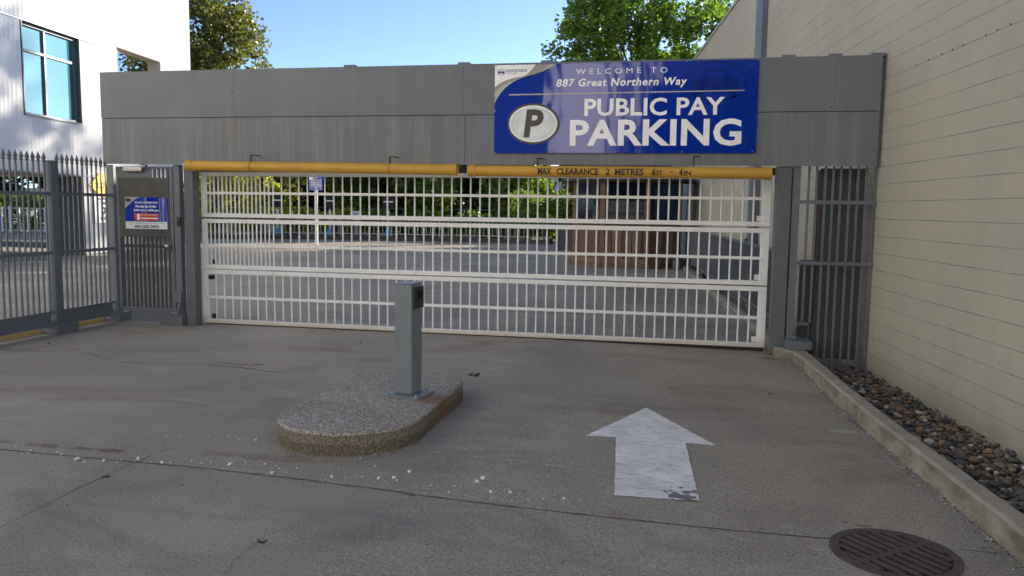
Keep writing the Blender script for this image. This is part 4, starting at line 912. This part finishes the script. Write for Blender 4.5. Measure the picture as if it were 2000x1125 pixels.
def tree(name, x, y, blobs, leaf, label, seed, ncl=90, nper=90, size=.14, clr=.75, trunk_r=.16, trunk_top=None, group=None, limbs=9, inner=.35):
    r = np.random.default_rng(seed); rnd = random.Random(seed); C = []; w = np.array([b[3]*b[4]*b[5] for b in blobs]); w = w/w.sum()
    for i in range(ncl):
        b = blobs[r.choice(len(blobs), p=w)]; d = r.normal(size=3); d /= np.linalg.norm(d); q = inner+(1-inner)*r.random()**.5; C.append((b[0]+d[0]*b[3]*q, b[1]+d[1]*b[4]*q, max(.5, b[2]+d[2]*b[5]*q)))
    t = thing(name, (x, y, 0), label, 'tree', group)
    V, N = leaf_mesh(C, [clr*rnd.uniform(.6, 1.3) for _ in C], nper, size, seed); leaf_obj('crown', V, N, leaf, t)
    top = trunk_top or max(b[2]+b[5]*.6 for b in blobs); m = MB(); P = []; k = 9
    for i in range(k): f_ = i/(k-1); P.append((x+math.sin(i*1.3+seed)*.10*i/k*2, y+math.cos(i*1.7+seed)*.1, top*f_))
    m.tube(P, [trunk_r*(1.25 if i == 0 else 1)*(1-.88*i/(k-1)) for i in range(k)], 9)
    for i in sorted(range(len(C)), key=lambda q: r.random())[:limbs*3]:
        c_ = Vector(C[i]); f_ = min(.92, max(.25, (c_.z/top)*.62)); s = f_*(k-1); a = Vector(P[int(s)]).lerp(Vector(P[min(int(s)+1, k-1)]), s-int(s)); md = a.lerp(c_, .5)+Vector((0,0,-.05*(c_-a).length)); rr = trunk_r*(1-.85*f_)*.5
        m.tube([a, md, c_], [rr, rr*.55, rr*.12], 6, False)
    obj('trunk', m, M['bark'], t, smooth=True); return t
xt, yt = X(1240, 30, 4), 30.0
tree('street_tree', xt, yt, [(xt-.3,yt,6.2,2.9,2.4,1.7),(xt+.2,yt,8.6,3.0,2.6,2.2),(xt+1.5,yt-.3,7.6,1.9,2.0,2.2),(xt-1.9,yt,7.6,1.2,1.6,1.6),(xt-.2,yt,10.8,2.2,2.0,2.0)], M['leaf_bright'],
     'tall bright green tree rising behind the blue sign beside the block wall', 21, ncl=300, nper=85, size=.17, clr=.48, trunk_r=.17, limbs=14, inner=.25)
xa_, ya_ = X(430, 36, 6)-.3, 36.0
tree('street_tree', xa_, ya_, [(xa_-1,ya_,9.0,3.4,2.8,4.6),(xa_+.9,ya_,8.5,2.0,2.2,2.4),(xa_-.5,ya_,13,2.8,2.5,3.2),(xa_-.8,ya_,5,3,2.5,2.2)], M['leaf_left'], 'big olive-green tree with some yellowing leaves behind the end of the white building', 22, ncl=360, nper=80, size=.21, clr=.62, trunk_r=.2, limbs=12, inner=.2)
xs = X(583, 38, 8)
tree('sapling', xs, 38, [(xs-.25,38,7.2,.45,.4,1.35),(xs+.45,38,7.1,.3,.3,1.2)], M['leaf_mid'], 'thin treetop just showing above the fascia right of the yellowing tree', 23, ncl=30, nper=14, size=.18, clr=.30, trunk_r=.05, limbs=4)
xg = X(262, 48, 9)
tree('street_tree', xg, 48, [(xg+.3,48,7.6,1.5,1.5,3.0),(xg-1.2,48,6.4,1.6,1.5,2.8)], M['leaf_dark'], 'dark treetop seen through the opening of the white building', 24, ncl=90, nper=60, size=.28, clr=.6)
# row beyond the car park
row = [(405,44,5.0,'leaf_autumn',2.4),(455,41,5.2,'leaf_autumn',2.6),(512,40,5.4,'leaf_autumn',2.4),(580,46,6.0,'leaf_dark',2.8),(640,47,6.4,'leaf_dark',2.6),(690,43,5.6,'leaf_mid',2.2),(790,44,6.0,'leaf_dark',2.2),(826,42,5.6,'leaf_mid',2.2),(880,48,6.6,'leaf_dark',2.6),(940,46,6.6,'leaf_dark',2.6),(995,43,6.0,'leaf_mid',2.5),(1035,45,5.6,'leaf_bright',1.5),(1150,52,5.0,'leaf_mid',2.0),(1262,52,6.0,'leaf_dark',3.2)]
where = ['behind the doubled bars at the left end of the gate', 'second from the left beyond the car park', 'third from the left, beside the first blue bollard', 'behind the first blue-footed bollard', 'behind the pole with the small blue sign', 'left of the white globe lamp', 'right of the white globe lamp', 'above the third blue-footed bollard', 'behind the gap between the two yellow pipes', 'behind the left end of the right yellow pipe', 'overhanging the hedge beyond the car park', 'at the edge of the sky gap left of the kiosk', 'seen through the left of the kiosk', 'seen through the kiosk windows']
for i, (px, yy, h, lf, wd_) in enumerate(row):
    x = X(px, yy, 3); kind = {'leaf_autumn': 'yellowing', 'leaf_dark': 'dark green', 'leaf_mid': 'mid green', 'leaf_bright': 'bright green'}[lf]
    tree('background_tree', x, yy, [(x,yy,h*.55,wd_*.62,1.6,h*.42),(x+.4,yy+.6,h*.38,wd_*.6,1.4,h*.32),(x-.3,yy,h*.8,wd_*.42,1.2,h*.24)], M[lf], kind+' tree '+where[i], 40+i, ncl=60 if lf == 'leaf_autumn' else 110, nper=48 if lf == 'leaf_autumn' else 60, size=.26, clr=.62, trunk_r=.14, limbs=6, group='trees beyond the car park')
for i, (x, yy, h) in enumerate(((-40,52,7),(-34,50,7.5),(-29,50,6.5),(-46,48,7))):
    tree('background_tree', x, yy, [(x,yy,h*.5,3.4,2.4,h*.45)], M['leaf_dark'], ['dark tree far left under the raised storey', 'dark tree second from left under the raised storey', 'dark tree left of the white pillar', 'dark tree at the left picture edge under the storey'][i], 70+i, ncl=90, nper=60, size=.36, clr=.9, group='trees beyond the left building')
def hedge(name, pa, pb, h, thick, leaf, label, seed, n=260, size=.16, z0=.15):
    r = np.random.default_rng(seed); C = []
    for i in range(n):
        t = r.random(); C.append((pa[0]+(pb[0]-pa[0])*t, pa[1]+(pb[1]-pa[1])*t+r.uniform(-thick, thick), z0+r.random()**.8*h*(1+.12*math.sin(t*23))))
    V, N = leaf_mesh(C, .32, 44, size, seed, 0.0); return tag(leaf_obj(name, V, N, leaf), label, 'hedge')
def GP(px, py, z=0.0): q = gz(px, py, z); return (float(q[0]), float(q[1]))
hedge('hedge', GP(395,463), GP(720,463), 1.1, .5, M['leaf_autumn'], 'yellow-green shrub hedge behind the pale railing, left of the globe lamp', 81, 330)
hedge('hedge', (X(720,39,1),39), (X(1065,38,1),38), 1.0, .5, M['leaf_mid'], 'green hedge behind the railing below the yellow pipe gap', 82, 330)
hedge('hedge', (X(1000,40,1),40), (X(1300,38,1),38), 2.0, .5, M['leaf_mid'], 'taller hedge behind the wooden kiosk', 83, 420)
hedge('hedge', (-47,34), (-24,37.5), 1.6, .6, M['leaf_mid'], 'clipped hedge seen through the left fence', 84, 420, .2)
# dense far wood behind the row
r = np.random.default_rng(90); C = [(X(px, 58, 3), 58+r.uniform(-3, 3), z) for px in range(380, 1330, 12) for z in np.arange(.5, 5.6, .8) if not (1062 < px < 1105 or 722 < px < 752)]
V, N = leaf_mesh(C, .95, 26, .55, 91); tag(leaf_obj('far_wood', V, N, M['leaf_dark']), 'dark mass of distant foliage beyond the car park', 'foliage', kind='stuff')

# ================================================================== CAR PARK FURNITURE
ka = [GP(395,466), GP(560,467), GP(760,470), GP(950,474), GP(1075,478)]
mb = MB()
for a, b_ in zip(ka, ka[1:]): mb.bar((a[0], a[1]+.3, .08), (b_[0], b_[1]+.3, .08), .35, .22)
tag(obj('kerb', mb, mat_paint('dark_kerb', (0.07, 0.06, 0.055), .9, .2)), 'dark raised kerb at the far edge of the car park', kind='structure')
def railing(name, pts, z0, z1, pitch, w, mat, label, cat='railing', rails=(0.12, 0.95), postw=.05, every=2.4):
    t = thing(name, (pts[0][0], pts[0][1], z0), label, cat)
    pk = MB(); rl = MB(); ps = MB()
    for a, b_ in zip(pts, pts[1:]):
        L = math.hypot(b_[0]-a[0], b_[1]-a[1]); n = max(1, int(L/pitch))
        for i in range(n): q = i/n; x, y = a[0]+(b_[0]-a[0])*q, a[1]+(b_[1]-a[1])*q; pk.box(x-w/2, x+w/2, y-w/2, y+w/2, z0+.06, z1-.02)
        for f_ in rails: z = z0+(z1-z0)*f_; rl.bar((a[0],a[1],z), (b_[0],b_[1],z), .04, .04)
    obj('pickets', pk, mat, t); obj('rails', rl, mat, t)
    for a, b_ in zip(pts, pts[1:]):
        L = math.hypot(b_[0]-a[0], b_[1]-a[1]); n = max(1, round(L/every))
        for i in range(n): q = i/n; x, y = a[0]+(b_[0]-a[0])*q, a[1]+(b_[1]-a[1])*q; obj('post', MB().box(x-postw/2, x+postw/2, y-postw/2, y+postw/2, z0, z1+.04), mat, t)
    return t
railing('railing', [(a[0], a[1]+.35) for a in ka], .19, 1.12, .21, .03, M['railgrey'], 'pale picket railing along the far edge of the car park')
railing('mesh_fence', [(X(560,43,1),43), (X(1065,42,1),42)], .2, 1.55, .9, .03, M['greenrail'], 'dark green rail fence behind the hedge', 'fence', rails=(.6,.95), every=3)
railing('railing', [(-42,31.0), (-24.0,33.5)], .1, 1.35, .42, .06, M['white2'], 'white pickets in the hedge seen through the left fence')
ikf = [(1.22,9.95),(1.14,11.2),(0.97,13.5),(0.74,16.5),(0.47,20.5),(0.22,24.5)]
railing('railing', [(x+.22, y) for x, y in ikf], .06, 1.12, .105, .022, M['steel'], 'grey barred railing along the block wall inside the gate', rails=(.12,.97))
# blue-footed parking markers
def marker(px, py):
    x, y = GP(px, py); t = thing('parking_marker', (x, y, 0), '', 'bollard', 'blue-footed markers at the far parking bays')
    m = MB(); m.tube([(x,y,0),(x,y,.12),(x,y,.5)], [.24,.22,.13], 12); obj('foot', m, M['sky_blue'], t)
    m = MB(); m.tube([(x,y,.45),(x,y,1.4)], .06, 8); obj('pole', m, M['white2'], t)
    obj('plate', MB().box(x-.30,x+.30,y-.03,y-.005,1.5,2.15), flat_mat('dark_plate', (0.012, 0.016, 0.022), .8), t); obj('plate_stripe', MB().box(x-.24,x+.24,y-.036,y-.031,1.80,1.86), M['white2'], t)
    m = MB(); m.tube([(x,y,1.39),(x,y,2.0)], .03, 8); obj('upper_pole', m, M['steel'], t); return t
m0 = marker(543, 466); m0['label'] = 'blue-footed white marker post left of the small blue sign'
for px, lab in ((645, 'blue-footed white marker post just right of the small blue sign'), (759, 'blue-footed white marker post right of the globe lamp')):
    x, y = GP(px, 467); copy_tree(m0, (x, y, 0), lab)
x, y = X(618, 30, 1), 30.0
sp = thing('pole_sign', (x, y, 0), 'small blue notice sign on a slim white pole in the car park', 'sign')
m = MB(); m.tube([(x,y,0),(x,y,3.1)], .065, 10); obj('pole', m, M['white2'], sp)
a0, a1 = X(604,29.9,2.5), X(629,29.9,2.5); b0, b1 = Z(616,372,29.9), Z(616,345.5,29.9)
obj('panel', MB().box(a0,a1,y-.10,y-.07,b0,b1), M['signblue'], sp)
obj('corner_mark', MB().add([(a0+.01,y-.103,b1-.01),(a0+.01,y-.103,b1-.13),(a0+.19,y-.103,b1-.01)], [(0,1,2)]), M['signwhite'], sp)
for k, (s, u_) in enumerate((('WELCOME TO', .25), ('PUBLIC PAY', .3), ('PARKING', .3))): lettering(s, a0+.08, a1-.05, b1-.17-.09*k, b1-.11-.09*k, lambda p, q: (p, y-.104, q), M['signwhite'], sp)
x, y = X(724, 48, 2.5), 48.0
lp = thing('street_lamp', (x, y, 0), 'dark lamp post with a white globe beyond the car park', 'street lamp')
m = MB(); m.tube([(x,y,0),(x,y,.3),(x,y,.5),(x,y,2.6)], [.10,.10,.05,.045], 10); obj('pole', m, M['black'], lp)
m = MB(); m.sphere((x,y,Z(724,361,48)), .24, 16, 10, (1.15,1.15,.9)); obj('globe', m, flat_mat('opal_globe', (0.85,0.85,0.83), .2), lp, smooth=True)
x, y = X(697, 37.5, 1), 37.5
t = thing('utility_box', (x, y, .2), 'small white utility cabinet left of the globe lamp', 'cabinet')
obj('body', MB().box(x-.2,x+.2,y-.15,y+.15,.9,1.35), M['white2'], t, bevel=.02); obj('door', MB().box(x-.15,x+.15,y-.165,y-.152,.95,1.28), M['railgrey'], t); obj('stand', MB().box(x-.12,x+.12,y-.1,y+.1,.1,.899), M['conc'], t)
# dark cabinet left of kiosk
x0_, y0_ = GP(1086, 489); x1_ = X(1134, y0_, .5)
t = thing('storage_enclosure', ((x0_+x1_)/2, y0_, 0), 'dark ribbed metal enclosure standing left of the kiosk', 'enclosure')
m = MB()
for i in range(14): a = x0_+(x1_-x0_)*i/14; m.box(a+.01, a+(x1_-x0_)/14-.01, y0_-.02, y0_, .05, 1.1)
obj('ribbed_panel', m, M['sheet'], t); obj('body', MB().box(x0_, x1_, y0_+.001, y0_+1.0, 0, 1.12), M['sheet'], t); obj('corner_post', MB().box(x0_-.0, x0_+.10, y0_-.06, y0_-.021, 0, 1.15), M['steel'], t)
# wooden kiosk
kc = (-1.28, 23.9); KR = 1.62
kk = thing('wooden_kiosk', (kc[0], kc[1], 0), 'weathered wooden octagonal kiosk with shingled roof inside the gate', 'kiosk')
def octa(r, off=math.pi/8): return [(kc[0]+r*math.cos(off+k*math.pi/4), kc[1]+r*math.sin(off+k*math.pi/4)) for k in range(8)]
m = MB(); m.prism(octa(KR+.24), 0, .12); m.prism(octa(KR+.12), .121, .24); obj('step', m, M['wood'], kk)
O = octa(KR); sill = 1.12
for k in range(8):
    a, b_ = O[k], O[(k+1)%8]; nb = 9; m = MB()
    for i in range(nb):
        q0, q1 = (i+.04)/nb, (i+.96)/nb; m.bar((a[0]+(b_[0]-a[0])*(q0+q1)/2, a[1]+(b_[1]-a[1])*(q0+q1)/2, .24), (a[0]+(b_[0]-a[0])*(q0+q1)/2, a[1]+(b_[1]-a[1])*(q0+q1)/2, sill), .115, .03)
    obj('board_panel', m, M['wood'], kk)
    m = MB(); m.bar((a[0],a[1],sill+.02), (b_[0],b_[1],sill+.02), .12, .05); m.bar((a[0],a[1],2.42), (b_[0],b_[1],2.42), .1, .12); obj('sill', m, M['wood'], kk)
    m = MB(); m.bar((a[0],a[1],.24), (a[0],a[1],2.5), .13, .13); obj('post', m, M['woodpale'], kk)
    m = MB(); m.bar((a[0]*.97+b_[0]*.03, a[1]*.97+b_[1]*.03, (sill+2.4)/2+.02), (a[0]*.03+b_[0]*.97, a[1]*.03+b_[1]*.97, (sill+2.4)/2+.02), .012, 2.4-sill-.10)
    if k in (4, 5, 6, 7): obj('window_pane', m, M['kglass'] if k in (6,) else M['kglass'], kk)
m = MB(); E_ = octa(KR+.42); b0 = len(m.v); m.v += [(p[0],p[1],2.40) for p in E_]+[(p[0],p[1],2.48) for p in E_]+[(kc[0],kc[1],3.5)]
m.f += [tuple(reversed(range(8)))]+[(i,(i+1)%8,8+(i+1)%8,8+i) for i in range(8)]+[(8+i,8+(i+1)%8,16) for i in range(8)]; m.mi += [0]*17
obj('roof', m, M['shingle'], kk)
# pipework between kiosk and wall
x, y = X(1325, 22.5, .8), 22.5
t = thing('standpipe', (x, y, 0), 'dark standpipe between kiosk and block wall', 'pipe')
m = MB(); m.tube([(x,y,0),(x,y,1.3)], .05, 8); obj('pipe', m, M['black'], t); m = MB(); m.tube([(x,y,.0),(x,y,.35)], .14, 10); obj('foot', m, M['sheet'], t)
# parked van beyond the hedge, seen in the gap left of the kiosk
def van(x, y, label, rot=0):
    t = thing('parked_van', (x, y, 0), label, 'van'); 
    m = MB(); P = [(-2.4,.45),(-2.4,1.9),(-2.2,2.1),(1.1,2.1),(1.7,1.35),(2.4,1.15),(2.5,.45)]
    m.add([(x+a, y-.9, b) for a, b in P]+[(x+a, y+.9, b) for a, b in P], [tuple(range(7)), tuple(reversed(range(7, 14)))]+[(i, 7+i, 7+(i+1)%7, (i+1)%7) for i in range(7)])
    obj('body', m, M['car'], t, bevel=.05)
    m = MB(); m.add([(x+a, y-.91, b) for a, b in ((-1.9,1.35),(1.2,1.35),(.95,1.95),(-1.9,1.95))], [(0,1,2,3)]); obj('window', m, M['darkglass'], t)
    for a in (-1.5, 1.6):
        for s in (-1, 1): m = MB(); m.tube([(x+a, y+s*.7, .33), (x+a, y+s*.93, .33)], .33, 18); obj('wheel', m, M['tyre'], t)
    return t
van(X(1085, 47, 1.5)+.6, 47, 'silver van beyond the hedge in the sky gap left of the kiosk')
van(X(1312, 44, 1.5)+1.0, 44, 'silver vehicle seen through the right side of the kiosk')
# dark kerb edge under the raised storey
tag(obj('kerb', MB().box(-26, -19.0, 24.5, 24.8, 0, .18), M['sheet']), 'dark kerb under the raised storey', kind='structure')
strip_on_ground('blue_bay_line', [(-23, 21.4), (-15, 22.2)], [.25, .25], flat_mat('worn_blue_line', (0.06, 0.14, 0.28), .7), dz=.004)

# ================================================================== ACROSS THE STREET (unseen, added for bounce light and reflections)
ob = thing('bounce_building', (-2, -16, 0), 'unseen pale panelled building added across the street to bounce and reflect light', 'building')  # pale facade added out of view to bounce sun onto the gate
m = MB()
m.box(-30, 24, -16, -15.7, 0, 3.3); m.box(-30, 24, -16, -15.7, 8.8, 13)
for a, b_ in ((-30,-8.6),(-5.1,-3.0),(-2.75,-2.35),(-2.0,-1.75),(-1.3,-1.15),(-.75,-.6),(3.8,24)): m.box(a, b_, -16, -15.7, 3.302, 8.798)  # panels spaced to shape the streaks reflected in the blue sign
obj('bounce_facade', m, mat_paint('pale_panel', (0.74, 0.71, 0.63), .6, .04), ob); obj('wall', MB().box(-30, 24, -28, -16.01, 0, 13.5), flat_mat('dark_backing', (0.02, 0.022, 0.025), .3), ob)
tree('street_tree', 3.4, -12, [(3.4,-12,5,2.4,2,3.2)], M['leaf_dark'], 'unseen street tree added behind the camera for a dark sign reflection', 95, ncl=70, nper=50, size=.4, clr=1.0)  # unseen tree added so the right of the sign reflects dark
tree('street_tree', -14, -12, [(-14,-12,5.0,2.4,2,3.2)], M['leaf_dark'], 'second street tree across the road behind the camera', 96, ncl=70, nper=50, size=.4, clr=1.0)
tree('street_tree', 4.2, 44.5, [(4.8,44.5,9.5,3.0,2.4,3.6),(4.9,45,12.9,2.9,2,2.3)], M['leaf_mid'], 'unseen tall tree added beyond the warehouse to dapple the white building', 97, ncl=105, nper=55, size=.30, clr=.60, group='added trees that shade the white building')  # unseen trees added as sun blockers, dappling the white building
tree('street_tree', 9.2, 49.5, [(8.0,49.5,11.5,2.8,2.6,4.0),(7.2,49,16.0,1.9,2,2.6)], M['leaf_mid'], 'second unseen tall tree added beyond the warehouse to dapple the white building', 98, ncl=95, nper=55, size=.30, clr=.58, group='added trees that shade the white building')
tree('street_tree', 6.6, 54, [(6.6,54,13.5,2.6,2.6,3.0)], M['leaf_mid'], 'third unseen tall tree added beyond the warehouse to dapple the white building', 99, ncl=40, nper=50, size=.30, clr=.6, group='added trees that shade the white building')
rnd = random.Random(77); gm = MB(); gd = MB()
def bit(m, x, y, r):
    z = g(x, y); a = rnd.uniform(0, 3); P = [(x+r*math.cos(a+k*2.1), y+r*math.sin(a+k*2.1), z+.001) for k in range(3)]+[(x, y, z+r*.9)]
    m.add(P, [(0,1,3),(1,2,3),(2,0,3)])
jl = G2([(0,880),(400,914),(800,963),(1200,1010)])
for i in range(420):
    k = rnd.randrange(3); q = rnd.random(); x = jl[k][0]*(1-q)+jl[k+1][0]*q; y = jl[k][1]*(1-q)+jl[k+1][1]*q+abs(rnd.gauss(.03, .16)); bit(gm, x, y, rnd.uniform(.0015, .0045))
for i in range(500): bit(gd, rnd.uniform(-7, 1.2), rnd.uniform(3, 9.4), rnd.uniform(.002, .007))
for i in range(500):
    y = rnd.uniform(3.6, 9.3); x = xk(y)-abs(rnd.gauss(0, .035))-.004; bit(gd if i % 3 else gm, x, y, rnd.uniform(.002, .008))
for i in range(260):
    a = rnd.uniform(0, 2*math.pi); r_ = .515+abs(rnd.gauss(0, .03)); sy = 6.26 if math.sin(a) > 0 else 5.175; bit(gd, -2.165+r_*math.cos(a), sy+r_*math.sin(a), rnd.uniform(.002, .006))
tag(obj('white_grit', gm, M['crumb']), 'fine white grit strewn along the drive joint', 'grit', kind='stuff')
tag(obj('dark_grit', gd, M['leafdry']), 'dark grit and leaf bits scattered over the drive', 'grit', kind='stuff')
